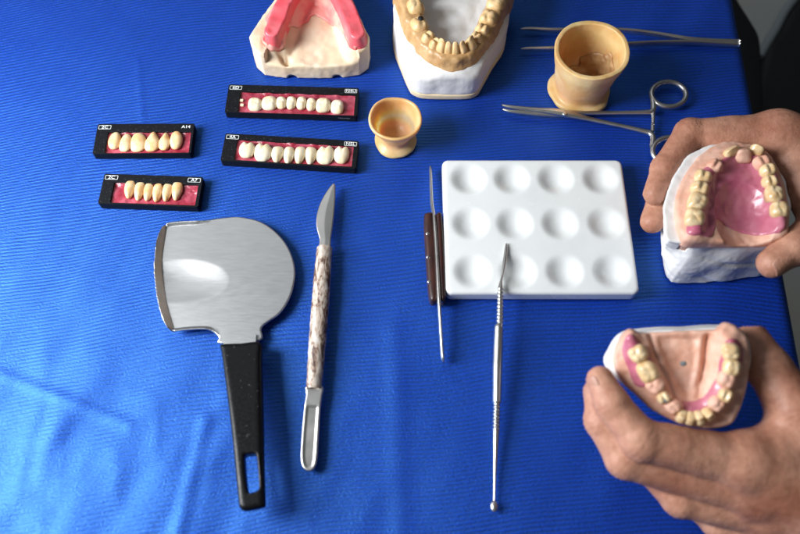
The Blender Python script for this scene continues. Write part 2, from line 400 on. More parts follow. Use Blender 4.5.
# ------------------------------------------------------------------ tablecloth, table, floor, chair
e0 = P(737, 0)[:2]; e1 = P(802, 345)[:2]
def edge_x(y): return e0[0]+(e1[0]-e0[0])*(y-e0[1])/(e1[1]-e0[1])
def hgt(x, y):
    """gentle folds of the cloth on the table top, mm"""
    p = np.stack([x, y, 0*x], 1); w = np.clip((-x+40)/220, 0, 1)*np.clip((60-y)/160, 0, 1)
    q = p.copy(); c, s = math.cos(R(62)), math.sin(R(62)); q[:, 0], q[:, 1] = (x*c+y*s)*0.35, (-x*s+y*c)
    h = 0.5*vnoise(p, 70, 1)+w*(.9*vnoise(q, 22, 2)+.55*vnoise(q, 9, 6)+.45*(1-2*np.abs(vnoise(p*A(1, .6, 1), 17, 11))))+.35*vnoise(q, 16, 8)+0.12*vnoise(p, 14, 3)
    near = np.clip((-90-y)/60, 0, 1); q2 = p.copy(); q2[:, 1] *= .4
    h = h+near*0.9*vnoise(q2, 26, 5)
    def crease(a, b, amp, wd):
        a = P(*a)[:2]; b = P(*b)[:2]; d, t = line2(p, [a, b]); return amp*np.exp(-(d/wd)**2)
    h = h+crease((-60, 350), (130, 425), .8, 2.0)+crease((138, 60), (142, 122), .5, 1.6)+crease((205, 420), (170, 560), .9, 4)+crease((60, 400), (40, 470), .7, 5)
    h = h+crease((395, 330), (400, 560), .5, 6)
    return np.minimum(h-0.9, .6)
def build_cloth():
    xs = np.concatenate([np.linspace(-520, 330, 430)]); ys = np.linspace(-330, 400, 300)
    V = np.zeros((len(xs), len(ys), 3))
    X, Y = np.meshgrid(xs, ys, indexing='ij'); ex = edge_x(Y); S = X-(ex-9)
    r = 9.0; flat = S < 0
    ang = np.clip(S/r, 0, math.pi/2); rest = np.maximum(S-r*math.pi/2, 0)
    flare = 0.10*rest+1.8*np.sin(Y/23)*np.clip(rest/30, 0, 1)
    x = np.where(flat, X, ex-9+r*np.sin(ang)+flare); z = np.where(flat, 0, -r*(1-np.cos(ang))-rest*3.0)
    hh = hgt(X.ravel(), Y.ravel()).reshape(X.shape)
    V[..., 0] = x; V[..., 1] = Y; V[..., 2] = z+hh*np.clip(1-S/20, 0, 1)
    n, m = len(xs), len(ys); idx = np.arange(n*m).reshape(n, m)
    F = np.stack([idx[:-1, :-1], idx[1:, :-1], idx[1:, 1:], idx[:-1, 1:]], -1).reshape(-1, 4)
    o = mesh_obj('tablecloth', V.reshape(-1, 3), F, M['cloth'])
    tag(o, 'ribbed royal blue tablecloth lying under all the dental tools', 'tablecloth')
build_cloth()
tb = root('table', 'wooden work table hidden under the royal blue cloth', 'table', loc=(0, 0, -720))
exa, exb = edge_x(400)-12, edge_x(-330)-12
o = mesh_obj('tabletop', *prism([(-515, -325), (exb, -325), (exa, 395), (-515, 395)], 684, 712), M['table_wood'], tb, smooth=False)
for lx, ly in ((-480, -290), (-480, 360), (exb-60, -290), (exa-60, 360)):
    mesh_obj('leg', *prism([(lx-20, ly-20), (lx+20, ly-20), (lx+20, ly+20), (lx-20, ly+20)], 0, 683), M['table_wood'], tb, smooth=False)
V, F = prism([(-2500, -2500), (2500, -2500), (2500, 2500), (-2500, 2500)], -728, -720)
o = mesh_obj('floor', V, F, M['floor'], smooth=False); tag(o, kind='structure')

def chair():
    zs = -170
    pts = [P(*q, zs)[:2] for q in ((760.5, 54), (776, 28), (795, -3), (850, -60), (1000, -60), (1000, 180), (768, 150))]
    rt = root('chair', 'black padded chair with a pale edge piping beside the table', 'chair', loc=(pts[2][0]+60, pts[2][1]-40, -720))
    base = np.asarray(rt.location)/MM
    loc = [p-base[:2] for p in pts]; sm = spline(loc, 6, True)
    V, F = prism(sm, zs-60-base[2], zs-base[2])
    o = mesh_obj('seat', V, F, M['black_leather'], rt); bevel(o, 12, 4, 50)
    e = spline([np.append(q, zs-base[2]-4) for q in loc[:4]], 8)
    mesh_obj('piping', *sweep(e, 4.5, 10), M['pale_piping'], o)
    a = [P(*q, -130)[:2]-base[:2] for q in ((722, -20), (732, -10), (740, 4), (752, 23), (759, 37), (761, 60), (762, 110), (745, 120), (735, 60))]
    o = mesh_obj('dark_gap_block', *prism(spline(a, 5, True), -160-base[2], -130-base[2]), M['black_leather'], rt); bevel(o, 8, 4, 50)  # added black block, stands for the shadowed gap beyond the cloth edge
    for dx, dy in ((20, -150), (160, -150), (20, 40), (160, 40)):
        mesh_obj('leg', *sweep([(dx, dy, 0), (dx, dy, zs-60-base[2])], 12, 12), M['black_plastic'], rt)
chair()

# ------------------------------------------------------------------ teeth
def superpoly(n, fx):
    return [fx(2*math.pi*i/n) for i in range(n)]
def tooth_mesh(kind, w, l, h, seed=0, base=3.0, jit=.03):
    """a tooth seen from its broad side or its chewing face: outline in xy, dome in z. w wide, l long (y), h dome height"""
    r_ = np.random.default_rng(seed); n = 40; m = 14
    j = r_.uniform(-1, 1, 6)*jit
    def outline(a):
        c, s = math.cos(a), math.sin(a)
        if kind == 'incisor':            # rounded neck at +y, square edge at -y
            x = .5*w*math.copysign(abs(c)**.75, c)*(1-.17*max(0, s)**1.2); y = .5*l*math.copysign(abs(s)**(.9 if s > 0 else .55), s)
        elif kind == 'pointed':          # pointed neck at +y
            x = .5*w*math.copysign(abs(c)**.8, c)*(1-.42*max(0, s)**1.4); y = .5*l*(s**1.6*1.08 if s > 0 else -abs(s)**.6)
        elif kind == 'canine':
            x = .5*w*math.copysign(abs(c)**.85, c)*(1-.1*max(0, s)); y = .5*l*math.copysign(abs(s)**.95, s)
        elif kind == 'lower':            # broad edge at +y, narrow neck at -y
            x = .5*w*math.copysign(abs(c)**.7, c)*(1-.38*max(0, -s)**1.1); y = .5*l*math.copysign(abs(s)**(.5 if s > 0 else .95), s)
        elif kind == 'cheek':            # molar from its side: two cusps at +y, narrower below
            x = .5*w*math.copysign(abs(c)**.6, c)*(1-.24*max(0, -s)**1.2)
            y = .5*l*math.copysign(abs(s)**(.55 if s > 0 else .75), s)
            if s > 0: y += .07*l*math.cos(4*math.pi*(x/w))*-1*s
        elif kind == 'front':
            x = .5*w*math.copysign(abs(c)**.6, c); y = .5*l*math.copysign(abs(s)**.8, s)
        elif kind == 'molar':
            x = .5*w*math.copysign(abs(c)**.76, c); y = .5*l*math.copysign(abs(s)**.76, s)
        else:                            # premolar chewing face
            x = .5*w*math.copysign(abs(c)**.85, c); y = .5*l*math.copysign(abs(s)**.85, s)
        q = 1+j[0]*math.cos(2*a+j[1]*30)+j[2]*math.cos(3*a+j[3]*30)
        return x*q, y*q
    O = [outline(2*math.pi*i/n) for i in range(n)]
    V = []; F = []
    def dome(x, y, s):
        z = h*(1-s**2.6)**.55
        if kind == 'molar':
            fx, fy = x/(.5*w), y/(.5*l)
            cusp = math.exp(-((abs(fx)-.46)/.3)**2-((abs(fy)-.46)/.32)**2)
            g = math.exp(-(fx/.13)**2)*.8+math.exp(-((fy+.1*fx)/.13)**2)*.8+math.exp(-(fx*fx+fy*fy)/.12)*.9
            ra = j[2]*9; gx = fx*math.cos(ra)+fy*math.sin(ra); gy = fy*math.cos(ra)-fx*math.sin(ra)+.18*math.sin(3*fx+j[3]*50)
            g2 = math.exp(-(gy/.16)**2)*.9+math.exp(-((gx-.28)/.12)**2)*(.7 if gy > 0 else .2)+math.exp(-((gx+.25)/.12)**2)*(.15 if gy > 0 else .7)
            z += h*(.10*cusp-.085*g2)*(1-s**6)+h*.05*math.sin(5*fx+j[4]*60)*math.sin(4*fy+j[5]*60)*(1-s**4)
        elif kind == 'front':
            fy = y/(.5*l); z += h*(.35*math.exp(-((fy-.1)/.30)**2)-.25*abs(fy))*(1-s**5)
        elif kind == 'premolar':
            fx, fy = x/(.5*w), y/(.5*l)
            z += h*(.22*math.exp(-((abs(fy)-.5)/.28)**2)-.13*math.exp(-(fy/.16)**2-(fx/.6)**2))*(1-s**4)
        elif kind == 'cheek':
            fx = x/(.5*w); z -= h*.14*math.exp(-(fx/.16)**2)*max(0, y/(.5*l))*(1-s**4)
        elif kind in ('incisor', 'lower', 'pointed'):
            fy = y/(.5*l); edge = -fy if kind != 'lower' else fy
            z -= h*.35*max(0, edge)**2*(1-s**4)
            z += h*.05*math.cos(3*math.pi*x/w)*(1-s**3)
        return z
    V.append((0, 0, dome(0, 0, 0)))
    for k in range(1, m+1):
        s = math.sin(k/m*math.pi/2)
        for x, y in O: V.append((x*s, y*s, dome(x*s, y*s, s)))
    for x, y in O: V.append((x*.9, y*.9, -base))
    for i in range(n): F.append([0, 1+i, 1+(i+1) % n])
    for k in range(m):
        for i in range(n):
            a = 1+k*n; F.append([a+i, a+n+i, a+n+(i+1) % n, a+(i+1) % n])
    F.append([1+m*n+i for i in range(n)][::-1])
    return V, F
def place(V, pos, ang=0.0, tilt=(0, 0), s=1.0):
    V = np.asarray(V, float)*s
    c, q = math.cos(ang), math.sin(ang)
    cx, sx = math.cos(tilt[0]), math.sin(tilt[0]); cy, sy = math.cos(tilt[1]), math.sin(tilt[1])
    V = V@np.array([[1, 0, 0], [0, cx, -sx], [0, sx, cx]]).T
    V = V@np.array([[cy, 0, sy], [0, 1, 0], [-sy, 0, cy]]).T
    V = V@np.array([[c, -q, 0], [q, c, 0], [0, 0, 1]]).T
    return V+np.asarray(pos, float)

# ------------------------------------------------------------------ lettering
def text_mesh(body, size):
    cu = bpy.data.curves.new('lettering', 'FONT'); cu.body = body; cu.size = size*MM; cu.align_x = 'CENTER'; cu.align_y = 'CENTER'
    cu.extrude = 0.02*MM; cu.resolution_u = 3; cu.offset = size*MM*0.012
    o = bpy.data.objects.new('lettering', cu); COL.objects.link(o)
    dg = bpy.context.evaluated_depsgraph_get(); me = bpy.data.meshes.new_from_object(o.evaluated_get(dg))
    bpy.data.objects.remove(o); bpy.data.curves.remove(cu)
    return me
def lettering(body, x, y, z, size, parent, material, sx=1.0, rx=0.0):
    me = text_mesh(body, size); me.materials.clear(); me.materials.append(material)
    o = bpy.data.objects.new('lettering', me); COL.objects.link(o); o.parent = parent
    o.location = (x*MM, y*MM, z*MM); o.scale = (sx, 1, 1); o.rotation_euler = (rx, 0, 0)
    return o

# ------------------------------------------------------------------ tooth cards
def tooth_card(corners, wax, label, left_text, right_text, right_box, teeth, enamel, extra=None):
    """corners: photo pixels of top face TL, TR, BR(top face), BL; wax: pixel box x0,y0,x1,y1 in card space fractions"""
    H = 6.0
    tl, tr, br, bl = [P(*c, H) for c in corners]
    ux = nrm(((tr-tl)+(br-bl))[:2]); ang = math.atan2(ux[1], ux[0])
    o2 = bl[:2]; loc = lambda p: A(np.dot(p[:2]-o2, ux), np.dot(p[:2]-o2, A(-ux[1], ux[0])))
    L_ = (loc(tr)[0]+loc(br)[0]-loc(tl)[0])/2; W_ = (loc(tl)[1]+loc(tr)[1])/2
    rt = root('tooth_card', label, 'tooth card', loc=(o2[0], o2[1], 0), rz=ang, group='black tooth cards on the blue cloth')
    x0, y0, x1, y1 = [v for v in wax]
    x0 *= L_; x1 *= L_; y0 *= W_; y1 *= W_
    out = rrect(0, 0, L_, W_, 1.1); inn = rrect(x0, y0, x1, y1, .6)
    V, F = ring_prism(out, inn, 0.05, H)
    V2, F2 = prism(rrect(.4, .4, L_-.4, W_-.4, 1), 0.02, 2.0)
    o = mesh_obj('tray', V, F, M['black_plastic'], rt, smooth=False); bevel(o, .3, 2)
    o = mesh_obj('tray_bottom', V2, F2, M['black_plastic'], rt, smooth=False)
    # wax bed: bumpy height field
    nx, ny = 70, 26; X, Y = np.meshgrid(np.linspace(x0-.15, x1+.15, nx), np.linspace(y0-.15, y1+.15, ny), indexing='ij')
    pz = np.stack([X.ravel()+ang*500, Y.ravel(), 0*X.ravel()], 1)
    eb = np.minimum(np.minimum(X-x0, x1-X), np.minimum(Y-y0, y1-Y))
    Z = 4.3+.55*vnoise(pz, 4.5, 1).reshape(X.shape)+.25*vnoise(pz, 1.7, 2).reshape(X.shape)+.7*np.exp(-np.clip(eb, 0, 9)/.9)
    idx = np.arange(nx*ny).reshape(nx, ny)
    Fw = np.stack([idx[:-1, :-1], idx[1:, :-1], idx[1:, 1:], idx[:-1, 1:]], -1).reshape(-1, 4)
    mesh_obj('wax_bed', np.stack([X, Y, Z], -1).reshape(-1, 3), Fw, M['pink_wax'], rt)
    # the clear end lip on the right of the wax
    for (kind, px, py, w, l, h) in teeth:
        q = P(px, py, 7.0); a = loc(q); s = mmpx(q)
        V, F = tooth_mesh(kind, w*s*1.05, l*s*1.10, h, seed=int(px*7), base=2.2)
        mesh_obj('tooth', place(V, (a[0], a[1], 5.6), random.uniform(-.05, .05), (random.uniform(-.05, .05), random.uniform(-.08, .08))), F, enamel, rt)
    if left_text:
        frame_box(rt, 1.0, W_-1.2, 8.0, 3.0, H); lettering(left_text, 5.0, W_-2.7, H+.03, 3.1, rt, M['lettering'], 1.15)
    if right_text:
        if right_box: frame_box(rt, L_-9.2, W_-1.2, 8.0, 3.0, H)
        lettering(right_text, L_-5.2, W_-2.7, H+.03, 3.1, rt, M['lettering'], 1.1)
    if extra: extra(rt, loc, L_, W_, H)
    return rt
def frame_box(rt, x, y, w, h, H):
    V, F = ring_prism(rrect(x, y-h, x+w, y, .5), rrect(x+.27, y-h+.27, x+w-.27, y-.27, .3), H+.005, H+.04)
    mesh_obj('label_frame', V, F, M['lettering'], rt, smooth=False)

up6 = [('canine', 114, 139.5, 12.0, 18.5, 2.6), ('incisor', 125, 141.5, 11, 19.5, 2.4), ('incisor', 137.6, 141, 14.5, 20, 2.6),
       ('pointed', 151.8, 140.7, 14, 20.5, 2.6), ('pointed', 164, 140.3, 10.5, 19, 2.4), ('canine', 175.7, 139, 12.2, 19, 2.6)]
lo6 = [('lower', 128.8, 188.3, 9.8, 19, 2.6), ('lower', 138.5, 190.2, 9.2, 19.5, 2.3), ('lower', 147.5, 191, 8.8, 19, 2.2),
       ('lower', 156.5, 191.6, 9, 19.3, 2.2), ('lower', 166.4, 191.3, 9.2, 19, 2.3), ('lower', 176.3, 190, 10, 19.5, 2.6)]
occ8 = [('molar', 254.8, 103.2, 13.5, 14.5, 3), ('molar', 269, 102, 14.5, 15.5, 3.2), ('premolar', 281, 101.5, 9.8, 13.5, 2.8), ('premolar', 291, 101.5, 9.6, 14, 2.8),
        ('premolar', 301.2, 101.8, 9.6, 14, 2.8), ('premolar', 311, 103, 9.4, 13.5, 2.8), ('molar', 323, 104, 14.5, 16, 3.2), ('molar', 337, 105.7, 12.8, 14.8, 3)]
buc8 = [('cheek', 246.4, 149.2, 15, 16, 3), ('cheek', 262.5, 151.8, 16.8, 18.5, 3.3), ('lower', 277, 153.2, 11.5, 18, 2.8), ('lower', 288.4, 154, 10.3, 18.5, 2.7),
        ('lower', 299.4, 154, 10.3, 19, 2.7), ('lower', 310.5, 154.5, 11, 18.5, 2.8), ('cheek', 325, 154.6, 16.8, 18.5, 3.3), ('cheek', 341.3, 154.2, 14.8, 17, 3)]
def dots(rt, loc, L_, W_, H):
    for px, py in ((241.6, 100.6), (242, 105.2)):
        a = loc(P(px, py, 5)); V, F = prism(rrect(a[0]-1, a[1]-.95, a[0]+1, a[1]+.95, .3), 3.5, 5.6); mesh_obj('marker_peg', V, F, M['tooth_pale'], rt, smooth=False)
    lettering('Naturclar', L_-8.5, -.03, 3.2, 2.0, rt, M['lettering_dim'], 1.0, R(90))
tooth_card([(93.0, 123.5), (190.5, 123.5), (190, 152.8), (92.2, 153.8)], (.125, .03, .975, .72), 'black tooth card marked 2C and A14 with six pointed front teeth', '2C', 'A14', False, up6, M['tooth_warm'])
tooth_card([(99.5, 173.0), (199.2, 176.8), (197.0, 206.5), (97.6, 203.5)], (.12, .05, .965, .72), 'black tooth card marked 2C and A7 with six narrow lower teeth', '2C', 'A7', True, lo6, M['tooth_warm'])
tooth_card([(226.3, 84.0), (357.5, 87.8), (356.0, 116.0), (224.5, 112.0)], (.10, .02, .975, .75), 'black tooth card marked 6D with white molars seen from their chewing faces', '6D', 'N4U', True, occ8, M['tooth_pale'], dots)
tooth_card([(222.0, 132.8), (356.5, 140.6), (355.0, 168.5), (220.2, 160.5)], (.10, .06, .965, .80), 'black tooth card marked 4A with pale back teeth seen from the side', '4A', 'N5L', True, buc8, M['tooth_pale'])

# ------------------------------------------------------------------ mixing spatula with black handle
def spatula():
    k, ox, oy = 3.447, 140, 205
    Z = 5.0
    pix = crop(k, ox, oy, [(100, 66), (150, 60), (210, 57), (265, 47), (310, 42), (350, 42), (420, 60), (480, 105), (520, 165), (535, 235), (520, 310), (485, 370), (440, 404), (418, 425), (412, 468), (278, 478), (271, 455), (248, 436), (215, 431), (160, 434), (108, 437), (85, 400), (68, 340), (58, 280), (54, 230), (58, 170), (66, 120), (82, 78)])
    w = [P(*q, Z)[:2] for q in pix]
    base = P(220, 300, 0); rt = root('plate_spatula', 'broad round steel spatula with a black slotted handle', 'spatula', loc=(base[0], base[1], 0))
    # subdivide outline smoothly except corners
    w = [q-base[:2] for q in w]
    sm = spline(w, 4, True)
    # blade as a height field over the outline: oval dent, left lip turned up, short rims at the left corners
    lipx = [q-base[:2] for q in [P(*c, Z)[:2] for c in crop(k, ox, oy, [(92, 86), (78, 180), (79, 250), (92, 335), (118, 428)])]]
    dc = P(*crop(k, ox, oy, [(150, 262)])[0], Z)[:2]-base[:2]; dr = A(27, 14.5)
    lip_line = spline(lipx, 6)
    g = 0.8; lo = sm.min(0)-2; hi = sm.max(0)+2
    def fz(p):
        d2 = poly2(p, sm); zc = np.full(len(p), Z)
        q = (p[:, :2]-dc)/dr; rr = np.sqrt((q**2).sum(1)); zc = zc-1.7*np.clip(1-rr**2, 0, 1)**1.35
        dl, _ = line2(p, lip_line)
        j = np.clip(np.searchsorted(lip_line[::-1, 1], p[:, 1]), 1, len(lip_line)-1)
        lx = np.interp(p[:, 1], lip_line[::-1, 1], lip_line[::-1, 0])
        left = np.clip(lx-p[:, 0], 0, None)
        zc = zc+np.minimum(left*1.15, 8)
        corner = np.clip((lx+26-p[:, 0])/8, 0, 1)
        zc = zc+corner*(1.8*np.clip(1-(-d2)/2.2, 0, 1))*(p[:, 0] > lx)
        return smax(d2, (np.abs(p[:, 2]-zc+.5)-.9)*.62, .4)
    V, F = sdf_mesh(fz, (lo[0], lo[1], 0), (hi[0], hi[1], 18), .55)
    o = mesh_obj('blade', V, F, M['steel'], rt)
    # handle rising slightly towards its end
    k, ox, oy = 2.967, 200, 340
    outl = crop(k, ox, oy, [(56, 8), (60, 30), (92, 250), (116, 470), (121, 500), (135, 511), (160, 508), (192, 500), (197, 490), (193, 400), (188, 250), (181, 60), (178, 2), (120, 4)])
    slot = crop(k, ox, oy, [(134, 350), (138, 400), (144, 445), (150, 458), (165, 456), (178, 448), (179, 430), (176, 390), (172, 352), (165, 342), (150, 343), (140, 344), (136, 346), (135, 348)])
    zt = 14.0
    ow = [P(*q, zt)[:2]-base[:2] for q in outl]; sw = [P(*q, zt)[:2]-base[:2] for q in slot]
    so, ss = spline(ow, 3, True), spline(sw, 3, True)
    y0 = ow[0][1]; y1 = ow[4][1]
    def fh(p):
        t = np.clip((y0-p[:, 1])/(y0-y1), 0, 1); zc = 9.5+7.0*t; th = 3.4+1.0*np.sin(t*math.pi)
        d2 = poly2(p, so)
        v = smax(d2, np.abs(p[:, 2]-zc)-th, 3.2)
        return smax(v, -poly2(p, ss), 1.2)
    lo = so.min(0)-2; hi = so.max(0)+2
    V, F = sdf_mesh(fh, (lo[0], lo[1], 1), (hi[0], hi[1], 26), .8)
    mesh_obj('handle', V, F, M['handle_black'], rt)
    # tang joining blade and handle
    c = P(240, 343, 6)[:2]-base[:2]
    o = mesh_obj('tang', *prism([(c[0]-9, c[1]-6), (c[0]+9, c[1]-6), (c[0]+9, c[1]+5), (c[0]-9, c[1]+5)], 4.6, 7.2), M['steel'], rt, smooth=False)
spatula()

# ------------------------------------------------------------------ plaster knife
def plaster_knife():
    base = P(320, 320, 0); rt = root('plaster_knife', 'slim plaster knife with a worn whitish wooden handle', 'knife', loc=(base[0], base[1], 0))
    def W(pts, z): return [P(*q, z)[:2]-base[:2] for q in pts]
    # blade
    bl = [(334.5, 184), (335.5, 190), (335, 205), (333, 225), (331.2, 238), (329.5, 251), (319.5, 249.5), (319.6, 240), (317, 230), (316.2, 222), (317.5, 212), (321, 202), (326, 193), (331, 186)]
    so = spline(W(bl, 5), 4, True)
    def fb(p):
        d2 = poly2(p, so); th = .75+.10*np.clip(-d2, 0, 6); return smax(d2, (np.abs(p[:, 2]-5.2)-th), .5)
    V, F = sdf_mesh(fb, (so[:, 0].min()-1, so[:, 1].min()-1, 2), (so[:, 0].max()+1, so[:, 1].max()+1, 9), .42)
    mesh_obj('blade', V, F, M['steel_fine'], rt)
    n = 120; pts = []; rad = []
    a = P(324.6, 247, 5.5)-A(base[0], base[1], 0); b = P(313.8, 389, 5.5)-A(base[0], base[1], 0)
    for i in range(n+1):
        t = i/n; pts.append(a+(b-a)*t); rad.append((4.3+.75*math.sin(math.pi*(.15+.85*t))*1+0)*(1 if 0 < i < n else .85))
    V, F = sweep(pts, rad, 20, squash=(1, .82)); V = np.array(V); V += (.22*vnoise(V, 3.0, 3)+.14*vnoise(V, 1.5, 5))[:, None]*A(1, 0, 1)
    mesh_obj('handle', V, F, M['worn_wood'], rt)
    # lower spatula blade with collar
    lw = [(306.6, 386), (306.3, 395), (304, 410), (301.5, 440), (300.8, 458), (302.6, 467), (307.5, 471), (313.5, 469.5), (316.8, 462), (318.2, 445), (320.4, 410), (322, 396), (322.6, 386.5)]
    so2 = spline(W(lw, 5), 3, True)
    c0 = P(314, 405, 5)[:2]-base[:2]
    def fl(p):
        d2 = poly2(p, so2); top = 5.9-.5*np.clip((c0[1]-p[:, 1])/2, 0, 1)-.35*np.clip(-d2-1.2, 0, 1)*np.clip((c0[1]-p[:, 1])/2, 0, 1)
        return smax(smax(d2, p[:, 2]-top, .5), 3.6-p[:, 2], .4)
    V, F = sdf_mesh(fl, (so2[:, 0].min()-1, so2[:, 1].min()-1, 2), (so2[:, 0].max()+1, so2[:, 1].max()+1, 9), .45)
    mesh_obj('spatula_end', V, F, M['steel_fine'], rt)
plaster_knife()

# ------------------------------------------------------------------ carving knife standing on edge beside the tray
def edge_knife():
    base = P(435, 260, 0); B3 = A(base[0], base[1], 0)
    rt = root('wax_knife', 'wax knife with dark red wooden scales at the left edge of the tray', 'knife', loc=(base[0], base[1], 0))
    q = lambda px, py, z: P(px, py, z)-B3
    for s, (ax, bx) in enumerate((((423.8, 429.2), (432.3, 437.3)), ((441.0, 444.5), (434.6, 439.5)))):
        pass
    # wooden scales either side of the tang
    def scale(l0, l1, r0, r1):
        poly = [q(l0, 219, 9)[:2], q(l0+2.2, 213, 9)[:2], q(r0-1.5, 212.5, 9)[:2], q(r0, 218, 9)[:2], q((r0+r1)/2+.6, 255, 9)[:2], q(r1, 292, 9)[:2], q(r1-1.6, 299.5, 9)[:2], q(l1+3.2, 301.5, 9)[:2], q(l1, 293, 9)[:2], q((l0+l1)/2-.6, 255, 9)[:2]]
        so = spline(poly, 4, True)
        def f(p): return smax(poly2(p, so), np.abs(p[:, 2]-5.6)-5.0, 3.0)
        V, F = sdf_mesh(f, (so[:, 0].min()-1, so[:, 1].min()-1, 0), (so[:, 0].max()+1, so[:, 1].max()+1, 12), .5)
        return mesh_obj('handle_scale', V, F, M['wood_dark'], rt)
    sc = scale(423.8, 428.6, 434.0, 438.4); scale(434.8, 439.4, 442.4, 446.2)
    for px, py in ((427.6, 233.5), (428.0, 257), (429.2, 281.7)):
        c = q(px, py, 10.4); V, F = lathe([(1.1, -.8), (1.1, .15), (.8, .42)], 16); mesh_obj('rivet', place(V, c), F, M['rivet'], sc)
    # steel: thin upright ribbon with bent tips
    line = [(430.2, 167, 5), (430.6, 172, 5.5), (431.2, 190, 6), (432, 205, 7), (434.4, 220, 9), (436.4, 250, 9.5), (438.6, 296, 9.5), (440.0, 320, 8), (441.6, 345, 6), (442.6, 358, 4.5), (443.6, 362, 4)]
    pts = spline([q(*c) for c in line], 5); m = len(pts)
    hv = np.interp(np.linspace(0, 1, m), [0, .08, .25, .5, .72, .9, 1], [1.2, 3.0, 2.0, 2.0, 2.6, 2.2, .5])
    wv = np.interp(np.linspace(0, 1, m), [0, .1, .3, .7, .9, 1], [.5, 1.0, 1.15, 1.15, 1.1, .4])
    V, F = sweep(pts, 1.0, 12, squash=[(wv[i], hv[i]) for i in range(m)])
    mesh_obj('steel_blade', V, F, M['steel_fine'], rt)
edge_knife()

# ------------------------------------------------------------------ ceramic tray
TRAY_H = 10.5
def tray():
    H = TRAY_H
    tl, tr, bl, br = P(441.5, 158.5, H), P(622, 159.5, H), P(446, 293.5, H), P(640.5, 293.5, H)
    x0 = (tl[0]+bl[0])/2; x1 = (tr[0]+br[0])/2; y1 = (tl[1]+tr[1])/2; y0 = (bl[1]+br[1])/2
    c = A((x0+x1)/2, (y0+y1)/2); hx, hy = (x1-x0)/2, (y1-y0)/2
    rt = root('mixing_tray', 'white glazed ceramic tray with twelve round wells', 'tray', loc=(c[0], c[1], 0))
    rows = [[(469.3, 178), (511.5, 178.2), (555, 178.5), (600, 179.3)], [(470.5, 222), (515, 223), (560, 223.8), (606, 224)], [(471.5, 270.5), (517.5, 270.8), (565, 271.5), (612.5, 271.8)]]
    cen = np.array([[P(px, py, H)[:2]-c for px, py in r] for r in rows])
    gx = cen[:, :, 0].mean(0); gy = cen[:, :, 1].mean(1)
    def f(p):
        qx = np.abs(p[:, 0])-hx+4; qy = np.abs(p[:, 1])-hy+4
        d2 = np.hypot(np.maximum(qx, 0), np.maximum(qy, 0))+np.minimum(np.maximum(qx, qy), 0)-4
        v = smax(d2, np.abs(p[:, 2]-H/2)-H/2+.02, 2.6)
        for X in gx:
            for Y in gy:
                rs = 14.5; dep = 3.5
                s = np.sqrt((p[:, 0]-X)**2+(p[:, 1]-Y)**2+(p[:, 2]-(H-dep+rs))**2)-rs
                v = smax(v, -s, 2.2)
        return v
    V, F = sdf_mesh(f, (-hx-2, -hy-2, -1), (hx+2, hy+2, H+2), .75)
    mesh_obj('slab', V, F, M['ceramic'], rt)
tray()

# ------------------------------------------------------------------ wax carver resting on the tray
def carver():
    base = P(498, 380, 0); B3 = A(base[0], base[1], 0)
    rt = root('wax_carver', 'thin double ended steel carver leaning on the white tray edge', 'carver', loc=(base[0], base[1], 0))
    q = lambda px, py, z: P(px, py, z)-B3
    ctrl = [(506.3, 243, TRAY_H+1.0, .35), (505.9, 250, TRAY_H+1.2, 1.0), (504.6, 262, TRAY_H+1.6, 1.25), (502.8, 274, TRAY_H+2.6, .7), (501.0, 281, TRAY_H+3, .8), (500.4, 287, TRAY_H+2.8, 1.5), (499.8, 325, 12.0, 1.9), (498.8, 327, 12, 2.5), (497.6, 365, 9.2, 2.7),
            (497.0, 402, 6.6, 2.4), (496.9, 404, 6.5, 1.9), (496.2, 431, 5.0, 1.8), (495.6, 450, 3.8, 1.35), (494.9, 475, 2.9, .85), (494.5, 492, 2.6, .55), (494.3, 502, 2.2, .6)]
    P3 = np.array([q(a, b, c) for a, b, c, r in ctrl]); rr = np.array([c[3] for c in ctrl])
    pts, rad = [], []
    seg = np.concatenate([[0], np.cumsum(np.linalg.norm(np.diff(P3, axis=0), axis=1))]); n = 420
    for s in np.linspace(0, seg[-1], n):
        p = A(*[np.interp(s, seg, P3[:, i]) for i in range(3)]); r = np.interp(s, seg, rr)
        py = np.interp(s, seg, [c[1] for c in ctrl])
        if 288 < py < 324 or 405 < py < 430: r *= 1+.13*math.copysign(1, math.sin(py*2*math.pi/3.6))
        pts.append(p); rad.append(r)
    V, F = sweep(pts, rad, 16); mesh_obj('shaft', V, F, M['steel_fine'], rt)
    c = q(494.2, 506.5, 2.6); V, F = sdf_mesh(lambda p: ball(p, c, (1.9, 3.0, 1.1)), c-4, c+4, .35); mesh_obj('spoon_tip', V, F, M['steel_fine'], rt)
carver()

